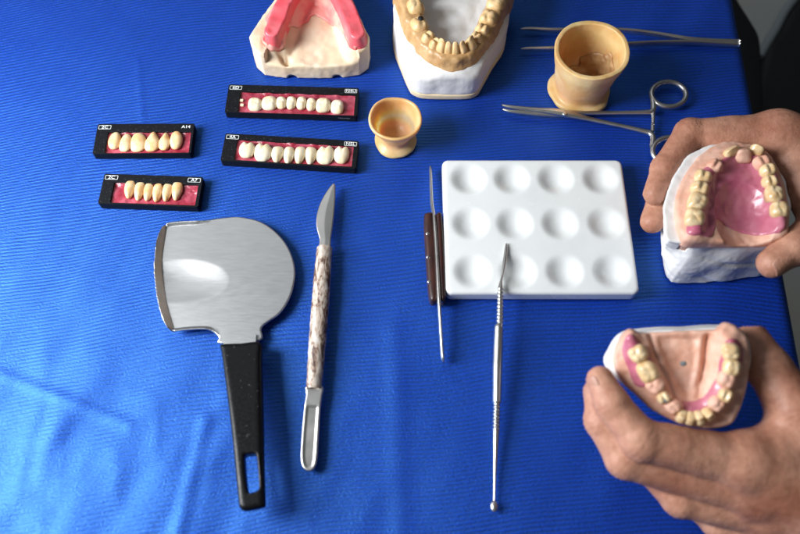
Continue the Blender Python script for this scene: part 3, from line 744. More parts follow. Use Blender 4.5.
# ------------------------------------------------------------------ cups
def cup(label, bx, by, rimpx, flangepx, height, kind):
    c = P(bx, by, 0); rt = root('wax_cup', label, 'cup', loc=(c[0], c[1], 0))
    s1 = mmpx(c+A(0, 0, height)); s0 = mmpx(c)
    Rr = rimpx/2*s1; Rf = flangepx/2*s0; h = height
    if kind == 'big':
        prof = [(Rf*.96, 0), (Rf, 1.0), (Rf*.985, 2.6), (Rf*.92, 3.4), (Rf*.85, 4.2), (Rf*.82, 6), (Rf*.84, 9), (Rr*.82, 16), (Rr*.88, 26), (Rr*.95, h-8), (Rr*.99, h-2.5), (Rr*1.0, h-.6), (Rr*.985, h-.08), (Rr*.92, h), (Rr*.885, h-.25), (Rr*.868, h-1.6),
                (Rr*.83, h-10), (Rr*.75, 20), (Rr*.62, 11), (Rr*.5, 7.6), (Rr*.3, 6.4), (.5, 6.2)]
    else:
        prof = [(Rf*.95, 0), (Rf, .8), (Rf*.98, 2.0), (Rf*.88, 3.2), (Rf*.72, 5.0), (Rf*.68, 7.5), (Rf*.74, 10.5), (Rr*.72, 15), (Rr*.85, 20), (Rr*.95, h-4), (Rr*.995, h-1.4), (Rr*.99, h-.4), (Rr*.95, h), (Rr*.89, h-.35), (Rr*.855, h-1.6),
                (Rr*.80, h-6), (Rr*.66, h-13), (Rr*.45, 8.5), (Rr*.22, 6.6), (.5, 6.2)]
    pr = spline([A(*q) for q in prof], 4)
    ph = [rng.uniform(0, 6.28) for _ in range(6)]
    def wob(a, r, z, i):
        f = math.exp(-z/3.5)*(.045*math.sin(3*a+ph[0])+.03*math.sin(5*a+ph[1])+.012*math.sin(11*a+ph[2]))*(1 if kind == 'big' else .5)
        return (1+f+.011*math.sin(2*a+ph[3])+.006*math.sin(5*a+ph[4]+z*.1), .5*math.sin(3*a+ph[5])*z/h)
    V, F = lathe([tuple(q) for q in pr], 110, wob); V = np.array(V)
    V[:, :2] *= (1+.006*vnoise(V, 4.0, 4))[:, None]
    mesh_obj('body', V, F, M['wax_cup'], rt)
    if kind == 'big':
        def fr_(p):
            r = np.hypot(p[:, 0], p[:, 1]); side = np.clip(p[:, 0]/Rr, -.2, 1)
            wall = Rr*np.interp(p[:, 2], [6, 7.6, 11, 20, h-10, h], [.3, .5, .62, .75, .83, .868])
            lay = (np.abs(r-wall+.2)-1.25-.7*vnoise(p, 3.0, 31)-.25*vnoise(p, 1.6, 33))
            lay = smax(lay, p[:, 2]-12-18*side-4*vnoise(p, 5, 32), 2)
            return lay
        V, F = sdf_mesh(fr_, (-Rr, -Rr, 6.5), (Rr, Rr, h-4), .8); mesh_obj('dried_residue', V, F, M['residue'], rt)
cup('large amber wax cup standing on tweezers beside the hemostat', 579, 90, 75.5, 62, 41.0, 'big')
cup('small amber wax cup standing beside the upper tooth cards', 395.5, 141.5, 53.5, 41.5, 26.0, 'small')

# ------------------------------------------------------------------ tweezers
def tweezers():
    base = P(630, 40, 0); B3 = A(base[0], base[1], 0)
    rt = root('tweezers', 'long steel tweezers lying behind the large amber cup', 'tweezers', loc=(base[0], base[1], 0))
    q = lambda px, py, z: P(px, py, z)-B3
    for line, w in (([(520.5, 29, 3), (530, 28.6, 3), (558, 30, 3), (600, 29.6, 3.2), (631, 30.8, 3.4), (660, 34.5, 3.6), (690, 39.2, 3.8), (712, 40.8, 3.8), (739, 41.6, 3.8)], .6),
                    ([(521, 48.9, 3), (530, 48.4, 3), (558, 48, 3), (600, 46, 3.2), (633, 43.8, 3.2), (660, 42.6, 3.2), (690, 42.4, 3.2), (712, 43.2, 3.2), (739, 44.4, 3.2)], -.6)):
        pts = spline([q(*c) for c in line], 6); m = len(pts); t = np.linspace(0, 1, m)
        wv = np.interp(t, [0, .08, .25, .6, .85, 1], [.3, .8, 1.15, .9, 1.25, 1.35]); hv = np.interp(t, [0, .1, .3, .8, 1], [.6, 1.4, 2.4, 2.4, 2.2])
        mesh_obj('arm', *sweep(pts, 1.0, 12, squash=[(wv[i], hv[i]) for i in range(m)]), M['steel_fine'], rt)
tweezers()

# ------------------------------------------------------------------ hemostat
def hemostat():
    base = P(590, 115, 0); B3 = A(base[0], base[1], 0)
    rt = root('hemostat', 'steel clamp with two finger rings in front of the large amber cup', 'clamp', loc=(base[0], base[1], 0))
    q = lambda px, py, z: P(px, py, z)-B3
    def arm(line, sq):
        pts = spline([q(*c[:3]) for c in line], 6); m = len(pts); rad = np.interp(np.linspace(0, 1, m), np.linspace(0, 1, len(line)), [c[3] for c in line])
        return sweep(pts, rad, 12, squash=sq)
    def ring(cx, cy, rx, ry, z, rot=0):
        out = []
        for i in range(48):
            a = 2*math.pi*i/48; x = rx*math.cos(a); y = ry*math.sin(a)
            out.append(q(cx+x*math.cos(rot)-y*math.sin(rot), cy+x*math.sin(rot)+y*math.cos(rot), z))
        return closed_tube(out, 1.75, 12)
    # arm one: lower jaw -> upper handle -> upper ring
    a1 = arm([(502.5, 108.8, 3.2, .7), (512, 111.2, 3.4, 1.3), (535, 113.2, 3.5, 1.9), (552, 113.6, 3.6, 2.6), (566, 113.2, 3.8, 2.6), (585, 112.9, 4, 1.5), (620, 112.6, 4.2, 1.35), (644, 112.2, 4.2, 1.6), (652, 111, 4.2, 2.0), (653.5, 106, 4.2, 2.0), (652.5, 98, 4.2, 1.8), (651.5, 93, 4.2, 1.5)], (1, .8))
    rat = arm([(653, 112, 4.0, 1.5), (653.2, 118, 4.0, 1.3), (653, 124, 4.0, 1.1)], (1, .9))
    mesh_obj('upper_arm', *merge(a1, rat, ring(668.7, 94.3, 17.3, 12.4, 4.2, R(4))), M['steel_fine'], rt)
    a2 = arm([(501.8, 104.8, 5.0, .7), (512, 106.8, 5.2, 1.2), (535, 109.6, 5.4, 1.7), (552, 111.4, 5.6, 2.4), (566, 113.8, 5.6, 2.6), (587.5, 118.6, 5.0, 1.6), (620, 125.5, 4.4, 1.35), (642, 130.6, 4.2, 1.6), (650.5, 133.2, 4.2, 2.0), (653, 138, 4.2, 2.0), (652, 147, 4.2, 1.8)], (1, .8))
    rat2 = arm([(652.6, 132, 3.0, 1.5), (652.9, 124, 3.0, 1.3), (653.1, 118, 3.0, 1.1)], (1, .8))
    mesh_obj('lower_arm', *merge(a2, rat2, ring(669, 150, 16.5, 12.5, 4.2, R(-6))), M['steel_fine'], rt)
    c = q(565, 113.4, 7.2); V, F = lathe([(1.7, -1.2), (1.7, .1), (1.3, .5), (.3, .55)], 24); mesh_obj('hinge_screw', place(V, c), F, M['steel_fine'], rt)
hemostat()

# ------------------------------------------------------------------ cream cast with the pink wax rim (far left)
def wax_rim_cast():
    base = P(312, 30, 0); B = base[:2]
    rt = root('rim_cast', 'cream plaster jaw cast carrying a bright pink wax rim', 'dental cast', loc=(B[0], B[1], 0))
    q = lambda px, py, z=0: P(px, py, z)[:2]-B
    out = [q(*c) for c in ((254.5, 58), (257, 68), (265, 75.5), (286, 78.2), (300, 78.2), (314, 78.6), (329, 78.4), (346, 77.4), (360, 75), (368.5, 68.5), (370.5, 58))]
    out += [q(*c, 20) for c in ((367, 32), (360, 16), (353, 0), (345, -20), (328, -36), (306, -37), (288, -24), (277, -4), (268, 8), (258, 22))]
    out = np.array(out)
    arch = spline([q(*c, 26) for c in ((273, 35), (279, 20), (287, 2), (298, -13), (314, -19), (330, -13), (343, 2), (351, 20), (357.5, 37))], 5)
    hc = q(313, 60, 12); gouge = [q(268, 41, 21), q(276, 46, 20), q(283, 53, 17), q(287, 62, 13)]
    def H(p):
        d, t = line2(p, arch)
        ridge = 20.5*np.ones(len(p)); inner = 12.5+2.0*np.clip((p[:, 1]-hc[1])/30, 0, 1)
        w = np.clip((d-4.5)/8, 0, 1); w = w*w*(3-2*w)
        side = np.abs(p[:, 0]-hc[0]); inside = side < np.interp(p[:, 1], [hc[1]-8, hc[1]+50], [32, 16])
        z = np.where(inside, ridge*(1-w)+inner*w, ridge)
        cor = np.clip((side-25)/9, 0, 1)*np.clip((hc[1]+22-p[:, 1])/10, 0, 1); z = z+cor*1.5
        dg, tg = line2(p, gouge); z = z-(5.0+3*vnoise(p*A(1, 1, 0), 3, 23))*np.exp(-(dg/2.3)**2)
        return z+.5*vnoise(p*A(1, 1, 0), 5, 2)+.9*vnoise(p*A(1, 1, 0), 11, 3)
    gr = q(276, 47, 20); g2 = q(286, 63, 12); n1 = q(292.5, 78); n2 = q(337.5, 78)
    def f(p):
        v = smax(poly2(p, out), (p[:, 2]-H(p))*.75, 1.6); v = smax(v, .02-p[:, 2], .6)
        v = smax(smax(v, -ball(p, np.append(n1, 0), (3.2, 2.0, 3.4)), .6), -ball(p, np.append(n2, 0), (3.2, 2.0, 3.4)), .6)
        return v+.18*vnoise(p, 3.2, 5)
    V, F = sdf_mesh(f, (out[:, 0].min()-3, out[:, 1].min()-3, -1), (out[:, 0].max()+3, out[:, 1].max()+3, 28), .75)
    mesh_obj('plaster_base', V, F, M['cream_plaster'], rt)
    part = 0
    def fw(p):
        d, t = line2(p, arch)
        z = p[:, 2]; half = 6.2+.5*np.sin(t*9)-.12*(z-20)
        rim = smax(smax(d-half, z-31-1.0*vnoise(p*A(1, 1, 0), 9, 7)-.4*vnoise(p, 4, 17), 1.5), 16.5-z, 1)
        skirt = smax(np.abs(z-(H(p)+.2+3.0*np.exp(-(np.maximum(d-4.5, 0)/3.0))))-1.3, d-6.5-12*np.clip((p[:, 1]-hc[1]-18)/22, 0, 1)-1.5*vnoise(p*A(1, 1, 0), 6, 8), 1.0)
        skirt = smax(skirt, poly2(p, out)+3.5, .8)
        return (rim if part == 0 else skirt)+.15*vnoise(p, 4, 4)
    V, F = sdf_mesh(fw, (out[:, 0].min()-3, out[:, 1].min()-3, 8), (out[:, 0].max()+3, out[:, 1].max()+3, 36), .75)
    mesh_obj('wax_rim', V, F, M['rim_wax'], rt)
    part = 1; V, F = sdf_mesh(fw, (out[:, 0].min()-3, out[:, 1].min()-3, 8), (out[:, 0].max()+3, out[:, 1].max()+3, 36), .75)
    mesh_obj('wax_film', V, F, M['wax_film'], rt)
wax_rim_cast()

# ------------------------------------------------------------------ tan lower arch on white plaster (top middle)
def tan_arch_cast():
    base = P(448, 45, 0); B = base[:2]
    rt = root('arch_cast', 'tan stone lower tooth arch mounted on white plaster', 'dental cast', loc=(B[0], B[1], 0))
    q = lambda px, py, z=0: P(px, py, z)[:2]-B
    pts = [(393.5, 50), (401, 72), (409, 91), (414, 96), (423, 99), (445, 99.8), (467, 99.4), (476, 96.5), (481, 90), (492, 70), (504, 50), (505, 20), (490, -6), (470, -22), (448, -28), (424, -20), (402, -2), (394, 22)]
    out = spline([q(*c) for c in pts], 3, True)
    f0 = lambda p: smax(smax(poly2(p, out), p[:, 2]-5, 1.2), .02-p[:, 2], .6)
    V, F = sdf_mesh(f0, (out[:, 0].min()-2, out[:, 1].min()-2, -1), (out[:, 0].max()+2, out[:, 1].max()+2, 7), .9)
    mesh_obj('base_slab', V, F, M['cream_stone'], rt)
    ZT = 37.0
    arc_px = [(404, -30), (407, -8), (413, 12), (421, 27), (431, 39), (442, 46.5), (454, 49.5), (466, 46), (477, 36), (487, 22), (495, 5), (503, -14), (508, -32)]
    arch = spline([q(*c, ZT) for c in arc_px], 5); cin = q(452, 5, 20)
    def fw(p):
        d, t = line2(p, arch); inside = poly2(p, arch) < 0
        z = p[:, 2]; n = vnoise(p*A(1, 1, .3), 7, 2)
        top = np.where(inside, 21-1.5*np.clip((d-4)/10, 0, 1), 27.5-.62*np.clip(d-5, 0, 40))+.9*n
        v = smax(poly2(p, out)+.5+.35*n, (z-np.maximum(top, 13))*.8, 3.0)
        v = smax(v, 4.6-z, .8)
        return v+.25*vnoise(p, 5, 4)
    V, F = sdf_mesh(fw, (out[:, 0].min()-3, out[:, 1].min()-3, 3), (out[:, 0].max()+3, out[:, 1].max()+3, 33), .85)
    mesh_obj('plaster_base', V, F, M['white_plaster'], rt)
    def fg(p):
        d, t = line2(p, arch); z = p[:, 2]
        half = 5.6+np.clip((32-z)*.33, -1, 4)+.35*np.sin(t*88)*np.clip((z-24)/8, 0, 1)
        v = smax(smax(d-half, z-34.0, 2.5), 22-z, 1)
        return v+.35*vnoise(p, 4, 6)+.2*vnoise(p, 2, 7)
    lo = (arch[:, 0].min()-12, arch[:, 1].min()-12, 14); hi = (arch[:, 0].max()+12, arch[:, 1].max()+12, 40)
    V, F = sdf_mesh(fg, lo, hi, .75); mesh_obj('gum_arch', V, F, M['tan_stone'], rt)
    teeth = [(409, -17, 'molar', 19, 18), (415.5, 2, 'molar', 18, 17), (419.5, 20, 'molar', 17.5, 17), (428.5, 33.5, 'premolar', 11, 14), (435.2, 39.8, 'premolar', 10, 13), (442.3, 43.6, 'canine', 9.6, 12.5), (449, 46, 'incisor', 7.5, 9.5), (456, 46.8, 'incisor', 7.5, 9.5), (463.4, 45.2, 'incisor', 8, 10),
             (470.6, 41, 'canine', 10, 13), (476.8, 34, 'premolar', 11, 13), (482.6, 25.5, 'premolar', 11.5, 14), (489, 13.5, 'molar', 17, 17), (496.6, -1.5, 'molar', 18, 18), (502.5, -18, 'molar', 18, 18)]
    for i, (px, py, kd, w, l) in enumerate(teeth):
        a = q(px, py, ZT+1); s = mmpx(P(px, py, ZT)); d, t = line2(np.append(a, 0)[None], arch); j = min(int(t[0]*(len(arch)-1)), len(arch)-2)
        tv = arch[j+1]-arch[j]; ang = math.atan2(tv[1], tv[0])
        hh = 6.5 if kd in ('incisor', 'canine') else 4.5
        V, F = tooth_mesh(kd if kd not in ('canine', 'incisor') else 'front', w*s*1.06, l*s*1.05, hh, seed=i+50, base=5, jit=.05)
        mesh_obj('tooth', place(V, (a[0], a[1], 33.2), ang+random.uniform(-.1, .1), (random.uniform(-.1, .1), random.uniform(-.1, .1))), F, M['tan_tooth'], rt)
    a = q(420.6, 16.8, 39); V, F = lathe([(1.7, -1.5), (1.7, .15), (.2, .1)], 20); mesh_obj('screw_hole', place(V, (a[0], a[1], 37.9)), F, M['dark_hole'], rt)
    c = np.append(q(405.8, 29, 27), 27)+A(.6, 0, 0); V, F = sdf_mesh(lambda p: ball(p, c, (1.2, 2.0, 4))+.4*vnoise(p, 2, 3), c-6, c+6, .5); mesh_obj('green_mark', V, F, M['green_mark'], rt)
tan_arch_cast()

# ------------------------------------------------------------------ the two casts in the hands
def held_cast(fr, rt, out_px, rim_px, arch_px, dent_px, floor_fn, teeth, bumps, zt, heel, holes=(), ridge_h=5.0, wide=5.5, extra=None, thick=None, base_px=None, seed=0, dent2_px=None):
    z0, zs = thick                                     # local bottom of the plaster, level of the plaster-stone seam
    g = lambda L, h: np.array([fr.uv(*c, h) for c in L])
    stone = spline(g(out_px, zt), 3, True); rim = spline(g(rim_px, zs), 3, True)
    arch = spline(g(arch_px, zt+ridge_h), 5); dent = [spline(g(dp, zt+2), 3, True) for dp in dent_px]
    base = spline(g(base_px, z0), 3, True) if base_px else rim
    def Hf(p):
        d, t = line2(p, arch)
        p2 = p*A(1, 1, 0); z = zt+floor_fn(p)
        return z+ridge_h*np.exp(-(d/wide)**2)+.35*vnoise(p2, 4, 3+seed)+.2*vnoise(p2, 2, 4+seed)
    def fs(p):
        v = smax(poly2(p, stone)+3.2*np.clip((zs-3-p[:, 2])/2, 0, 1), (p[:, 2]-Hf(p))*.7, 2.0); return smax(v, zs-12.5-p[:, 2], .8)+.15*vnoise(p, 3, 9+seed)
    allp = np.concatenate([stone, rim, base]); lo = allp.min(0)-4; hi = allp.max(0)+4
    V, F = sdf_mesh(fs, (lo[0], lo[1], zs-15), (hi[0], hi[1], zt+ridge_h+8), .8); mesh_obj('stone_cast', V, F, M['pink_stone'], rt)
    def fp(p):
        t = np.clip((p[:, 2]-z0)/(zs-z0), 0, 1)
        d = poly2(p, rim)*t+poly2(p, base)*(1-t) if base_px else poly2(p, rim)
        q2 = np.stack([p[:, 0]*.35+p[:, 2]*.25, p[:, 1]*.5, p[:, 2]+.25*p[:, 0]+2.5*vnoise(p, 11, 12+seed)], 1)
        n = .9*(1-2*np.abs(vnoise(q2, 8.5, 2+seed)))+.3*vnoise(q2, 3.4, 5+seed)+1.2*vnoise(p, 12, 1+seed)+.12*vnoise(p, 2, 14)
        v = smax(d+heel*n, p[:, 2]-zs-.3*vnoise(p, 4, 8), 1.6); v = smax(v, -smax(poly2(p, stone)+2.5, zs-12-p[:, 2], .5), .5); return smax(v, z0+.02-p[:, 2], .8)
    V, F = sdf_mesh(fp, (lo[0], lo[1], z0-2), (hi[0], hi[1], zs+4), .8); mesh_obj('plaster_base', V, F, M['white_plaster'], rt)
    for i, dp in enumerate(dent):
        def fd(p):
            d, t = line2(p, arch); h = Hf(p)+.9+.8*np.exp(-(d/4)**2)
            return smax(smax(poly2(p, dp)+.5*vnoise(p, 5, 6), (p[:, 2]-h)*.7, 1.6), (h-5-p[:, 2])*.7, 1)+.12*vnoise(p, 2.5, 6)
        l2 = dp.min(0)-2; h2 = dp.max(0)+2
        V, F = sdf_mesh(fd, (l2[0], l2[1], zt-14), (h2[0], h2[1], zt+ridge_h+8), .7); mesh_obj('denture_base', V, F, M['gum_acrylic'], rt)
    def put(lst, name, material, lift):
        for i, (px, py, kd, w, l) in enumerate(lst):
            a = fr.uv(px, py, zt+ridge_h+2); p3 = fr.o+fr.u*a[0]+fr.v*a[1]+fr.n*zt; s = mmpx(p3)
            d, t = line2(np.append(a, 0)[None], arch); j = min(int(t[0]*(len(arch)-1)), len(arch)-2); tv = arch[j+1]-arch[j]
            hz = Hf(np.append(a, 0)[None])[0]
            V, F = tooth_mesh(kd, w*s*1.18, l*s*1.2, 3.6 if kd in ('molar', 'premolar') else 3.6, seed=i+seed*31+9, base=4, jit=.05)
            mesh_obj(name, place(V, (a[0], a[1], hz+lift), math.atan2(tv[1], tv[0])+random.uniform(-.1, .1), (random.uniform(-.12, .12), random.uniform(-.12, .12))), F, material, rt)
    put(teeth, 'tooth', M['denture_tooth'], .6); put(bumps, 'stone_tooth', M['pink_stone'], .2)
    for px, py, r, mm in holes:
        a = fr.uv(px, py, zt+2); hz = Hf(np.append(a, 0)[None])[0]
        V, F = sdf_mesh(lambda p: ball(p, (0, 0, 0), (r, r*.8, .5))+.25*vnoise(p, 1.2, 3), (-4, -4, -2), (4, 4, 2), .3)
        mesh_obj('mark', place(V, (a[0], a[1], hz+mm)), F, M['grey_mark'], rt)
    return Hf

# A: upper cast in the far hand
frA = Frame(A(*P(722, 255, 0)[:2], 0), (0.0, 0.0, 1))
rtA = root('upper_cast', 'upper jaw cast with a magenta palate on rough white plaster held in the far hand', 'dental cast', frame=frA)
cr = lambda pts: crop(3.336, 655, 130, pts)
stoneA = cr([(112, 374), (86, 350), (72, 290), (72, 230), (92, 165), (140, 92), (195, 50), (240, 34), (300, 42), (350, 54), (392, 90), (430, 170), (446, 250), (444, 318), (424, 364), (300, 374), (180, 374)])
rimA = cr([(84, 374), (38, 362), (30, 300), (34, 225), (50, 175), (100, 95), (160, 50), (230, 36), (300, 44), (355, 58), (400, 95), (440, 175), (455, 250), (446, 325), (424, 362), (300, 373), (180, 374)])
baseA = cr([(72, 518), (40, 505), (25, 480), (20, 400), (30, 300), (90, 200), (180, 160), (260, 165), (330, 210), (372, 290), (385, 400), (375, 470), (340, 492), (200, 512)])
archA = cr([(140, 330), (140, 287), (150, 235), (160, 185), (178, 140), (212, 100), (255, 72), (300, 68), (343, 78), (372, 115), (390, 150), (402, 190), (412, 240), (420, 275), (424, 320)])
dentA = [cr([(108, 350), (104, 300), (112, 240), (130, 170), (155, 132), (190, 128), (225, 100), (262, 84), (300, 92), (335, 92), (370, 112), (398, 150), (425, 200), (440, 255), (436, 305), (414, 348), (330, 326), (275, 308), (235, 294), (212, 292), (196, 352), (150, 356)])]
ca = frA.uv(*cr([(290, 260)])[0], 46)
def floorA(p):
    d = np.hypot((p[:, 0]-ca[0])/16, (p[:, 1]-ca[1]+6)/24); return -7.5*np.clip(1-d**2.2, 0, 1)
upT = cr([(135, 287), (145, 235), (153, 190), (163, 152), (419, 262), (403, 208), (388, 167), (380, 130), (343, 62), (258, 68)])
tA = [(*upT[0], 'molar', 17.5, 17), (*upT[1], 'molar', 18, 17), (*upT[2], 'premolar', 13, 16), (*upT[3], 'premolar', 12, 15), (*upT[4], 'molar', 16, 15), (*upT[5], 'molar', 16, 15.5), (*upT[6], 'premolar', 12, 13.5), (*upT[7], 'premolar', 12, 14), (*upT[8], 'front', 12, 9), (*upT[9], 'front', 15, 8)]
upB = cr([(203, 115), (298, 74), (362, 103)])
held_cast(frA, rtA, stoneA, rimA, archA, dentA, floorA, tA, [(*upB[0], 'premolar', 12, 13), (*upB[1], 'front', 14, 15), (*upB[2], 'premolar', 13, 15)], 45.0, 1.0,
          holes=[], ridge_h=4.5, wide=6.0, thick=(0.0, 41.0), base_px=baseA, seed=1)

# B: lower cast in the near hand, its tooth side turned up to the camera
oB = P(678, 380, 58); vB = nrm(CAM-oB)
frB = Frame(oB, nrm(vB-UP*.14+RT*.10))
rtB = root('lower_cast', 'lower jaw cast with pink stone floor and yellowed teeth held in the near hand', 'dental cast', frame=frB)
cr6 = lambda pts: crop(4.27, 595, 315, pts)
stoneB = cr6([(150, 62), (110, 95), (85, 150), (80, 215), (110, 280), (180, 350), (250, 412), (350, 462), (430, 482), (510, 488), (580, 468), (612, 420), (642, 330), (660, 240), (664, 150), (640, 80), (572, 34), (530, 56), (500, 66), (350, 72), (230, 79), (190, 78)])
rimB = cr6([(190, 76), (130, 85), (85, 112), (50, 170), (40, 215), (90, 275), (180, 352), (250, 414), (350, 464), (430, 484), (510, 490), (584, 470), (616, 420), (645, 330), (662, 240), (666, 150), (645, 85), (590, 55), (530, 54), (350, 62)])
archB = cr6([(150, 100), (165, 140), (190, 190), (232, 260), (275, 310), (300, 355), (335, 395), (380, 430), (440, 440), (490, 420), (525, 380), (558, 335), (568, 280), (583, 225), (583, 160), (575, 110)])
dB1 = cr6([(132, 88), (118, 150), (135, 220), (168, 300), (200, 315), (228, 300), (270, 285), (262, 240), (225, 170), (190, 110), (160, 80)])
dB2 = cr6([(555, 112), (540, 150), (530, 220), (505, 290), (465, 350), (420, 372), (365, 372), (350, 392), (400, 412), (450, 408), (500, 372), (540, 340), (590, 260), (628, 220), (630, 150), (610, 108), (580, 98)])
cb = frB.uv(*cr6([(370, 230)])[0], 0)
lineL = np.array([frB.uv(*c, -5) for c in cr6([(232, 88), (262, 190), (330, 345)])]); lineR = np.array([frB.uv(*c, -5) for c in cr6([(478, 88), (470, 200), (440, 345)])])
def floorB(p):
    inside = poly2(p, np.array([frB.uv(*c, -3) for c in cr6([(205, 60), (255, 180), (320, 340), (390, 385), (440, 370), (500, 290), (520, 180), (530, 60)])]))
    w = np.clip(-inside/5, 0, 1); d1, _ = line2(p, lineL); d2, _ = line2(p, lineR)
    return -4.2*w+1.0*w*np.exp(-((d1-3)/1.8)**2)-1.6*np.exp(-(d1/1.1)**2)-1.7*np.exp(-(d2/1.1)**2)+1.2*w*np.exp(-((d2-3)/1.6)**2)
loT = cr6([(186, 168), (228, 246), (372, 436), (410, 445), (448, 442), (486, 426), (560, 345), (586, 226), (582, 160), (295, 355)])
tB = [(*loT[0], 'molar', 16, 15), (*loT[1], 'molar', 20, 17), (*loT[2], 'front', 9, 12), (*loT[3], 'front', 8.6, 12.5), (*loT[4], 'front', 8.6, 12.5), (*loT[5], 'front', 9, 12), (*loT[6], 'premolar', 12, 13), (*loT[7], 'molar', 15, 15), (*loT[8], 'molar', 16, 15), (*loT[9], 'premolar', 11, 12)]
loB = cr6([(262, 302), (337, 395), (522, 382), (566, 278)])
held_cast(frB, rtB, stoneB, rimB, archB, [dB1, dB2], floorB, tB, [(*loB[0], 'molar', 16, 16), (*loB[1], 'molar', 13, 14), (*loB[2], 'molar', 13, 14), (*loB[3], 'molar', 15, 16)], 0.0, .35,
          holes=[(*cr6([(383, 215)])[0], 1.5, 0.0), (*cr6([(296, 357)])[0], 1.5, 3.6)], ridge_h=4.0, wide=5.0, thick=(-26.0, -5.0), seed=2)

# ------------------------------------------------------------------ the person: both hands, forearms and shoulders, one continuous skin
JA = dict(
    index=[(776, 137, 36, 14.5), (690, 134, 35, 9.1), (664.5, 168, 32, 7.7), (654.5, 194, 30, 6.5)],
    middle=[(790, 150, 22, 14), (690, 140, 19, 9.4), (664, 185, 18, 8.0), (652.5, 222, 19, 6.9)],
    ring=[(795, 168, 14, 12), (722, 145, 9, 8.4), (694, 164, 9, 7.6), (678, 184, 9, 6.8)],
    little=[(800, 190, 12, 10), (765, 158, 8, 7.5), (740, 146, 8, 7.0), (718, 150, 8, 6.2)],
    thumb=[(862, 215, 28, 16), (822, 226, 36, 12.5), (794, 248, 40, 9.6), (772, 263, 38, 8.3)])
JB = dict(
    index=[(744, 463, 44, 13), (641, 440, 52, 9.8), (612, 404, 55, 8.3), (600.5, 380, 56, 6.8)],
    middle=[(752, 492, 32, 12.5), (625, 460, 38, 9.0), (601, 421, 42, 7.9), (597, 392, 45, 6.8)],
    ring=[(768, 514, 22, 12), (680, 500, 24, 8.4), (648, 468, 26, 7.5), (630, 438, 28, 7)],
    little=[(785, 540, 16, 10.5), (718, 522, 12, 8), (690, 500, 12, 7), (668, 475, 13, 6.3)],
    thumb=[(832, 480, 42, 17), (797, 413, 50, 13.5), (769, 369, 52, 10.6), (750, 338, 52, 8.8)])
def hand_parts(J, wrist, extra, sign):
    Q = {k: [(P(a, b, z), r) for a, b, z, r in v] for k, v in J.items()}
    W, wr = P(*wrist[:3]), wrist[3]
    E = [(P(*a[:3]), a[3], P(*b[:3]), b[3]) for a, b in extra]
    return Q, W, wr, E
QA, WA, wrA, EA = hand_parts(JA, (905, 172, 32, 24), [((780, 142, 34, 13), (822, 218, 34, 12)), ((800, 150, 30, 14), (850, 200, 26, 18))], 1)
QB, WB, wrB, EB = hand_parts(JB, (880, 525, 34, 25), [((756, 462, 42, 13.5), (800, 430, 45, 13)), ((780, 470, 38, 15), (830, 480, 38, 18))], -1)
elA, elB = A(545, 150, 40), A(540, -260, 40); shA, shB = A(690, 190, 300), A(690, -190, 300); neck = A(700, 0, 350)
def finger(p, J):
    v = None
    for (a, r1), (b, r2) in zip(J[:-1], J[1:]):
        c = cone(p, a, b, r1, r2); v = c if v is None else smin(v, c, 2.5)
    # fuller knuckles, and the pads between the joints
    for i in (1, 2):
        a, r = J[i]; v = smin(v, np.linalg.norm(p-a, axis=1)-r*1.02, 2.0)
    # skin folds at the joints
    for i in (1, 2):
        a, r = J[i]; d = nrm(nrm(J[i+1][0]-a)+nrm(a-J[i-1][0])); s = (p-a)@d; near = np.exp(-(((p-a)**2).sum(1)-s*s)/(2.4*r*r))
        v = v+near*(.6*np.exp(-(s/.7)**2)+.45*np.exp(-((s-2.4)/.65)**2)+.45*np.exp(-((s+2.5)/.65)**2)+.25*np.exp(-((s+4.8)/.6)**2))
    return v
def hand(p, Q, W, wr, E):
    fs = {k: finger(p, J) for k, J in Q.items()}
    v = np.full(len(p), 1e9)
    for k in ('index', 'middle', 'ring', 'little'): v = smin(v, fs[k], 1.6)
    palm = np.full(len(p), 1e9)
    for k in ('index', 'middle', 'ring', 'little'):
        a, r = Q[k][0]; palm = smin(palm, cone(p, a, W, r, wr*.72), 9)
    for a, r1, b, r2 in E: palm = smin(palm, cone(p, a, b, r1, r2), 10)
    v = smin(v, palm, 6)
    v = smin(v, fs['thumb'], 4.0)
    # knuckle heads and the tendons running back from them
    for k in ('index', 'middle', 'ring'):
        a, r = Q[k][0]; v = smin(v, np.linalg.norm(p-a-A(0, 0, 1.0), axis=1)-r*.98, 5)
        v = smin(v, cone(p, a+A(0, 0, r*.78), W+A(0, 0, wr*.55), 2.2, 2.0), 5)
    return v
def body(p):
    v = np.full(len(p), 1e9)
    m = p[:, 0] < 420
    q = p[m]
    if len(q):
        va = np.full(len(q), 1e9); up = q[:, 1] > -60+0*q[:, 0]
        a = hand(q[up], QA, WA, wrA, EA) if up.any() else None
        b = hand(q[~up], QB, WB, wrB, EB) if (~up).any() else None
        if a is not None: va[up] = a
        if b is not None: va[~up] = b
        v[m] = va
    for W, w, e, s in ((WA, wrA, elA, shA), (WB, wrB, elB, shB)):
        mid = W*.55+e*.45
        v = smin(v, cone(p, W, mid, w*.95, 34), 12); v = smin(v, cone(p, mid, e, 34, 40), 10)
        v = smin(v, cone(p, e, s, 40, 50), 10); v = smin(v, cone(p, s, neck, 48, 60), 20)
    m2 = p[:, 0] < 460
    v[m2] = v[m2]+.30*vnoise(p[m2], 9, 2)+.08*vnoise(p[m2]*A(1, .6, 1), 3.2, 3)
    return v
V = F = None
FRAME_CUT = 330.0
def split_mesh(): pass
person = root('person', 'person with bare hands holding the two dental casts at the right', 'person', loc=(480, 0, 0))
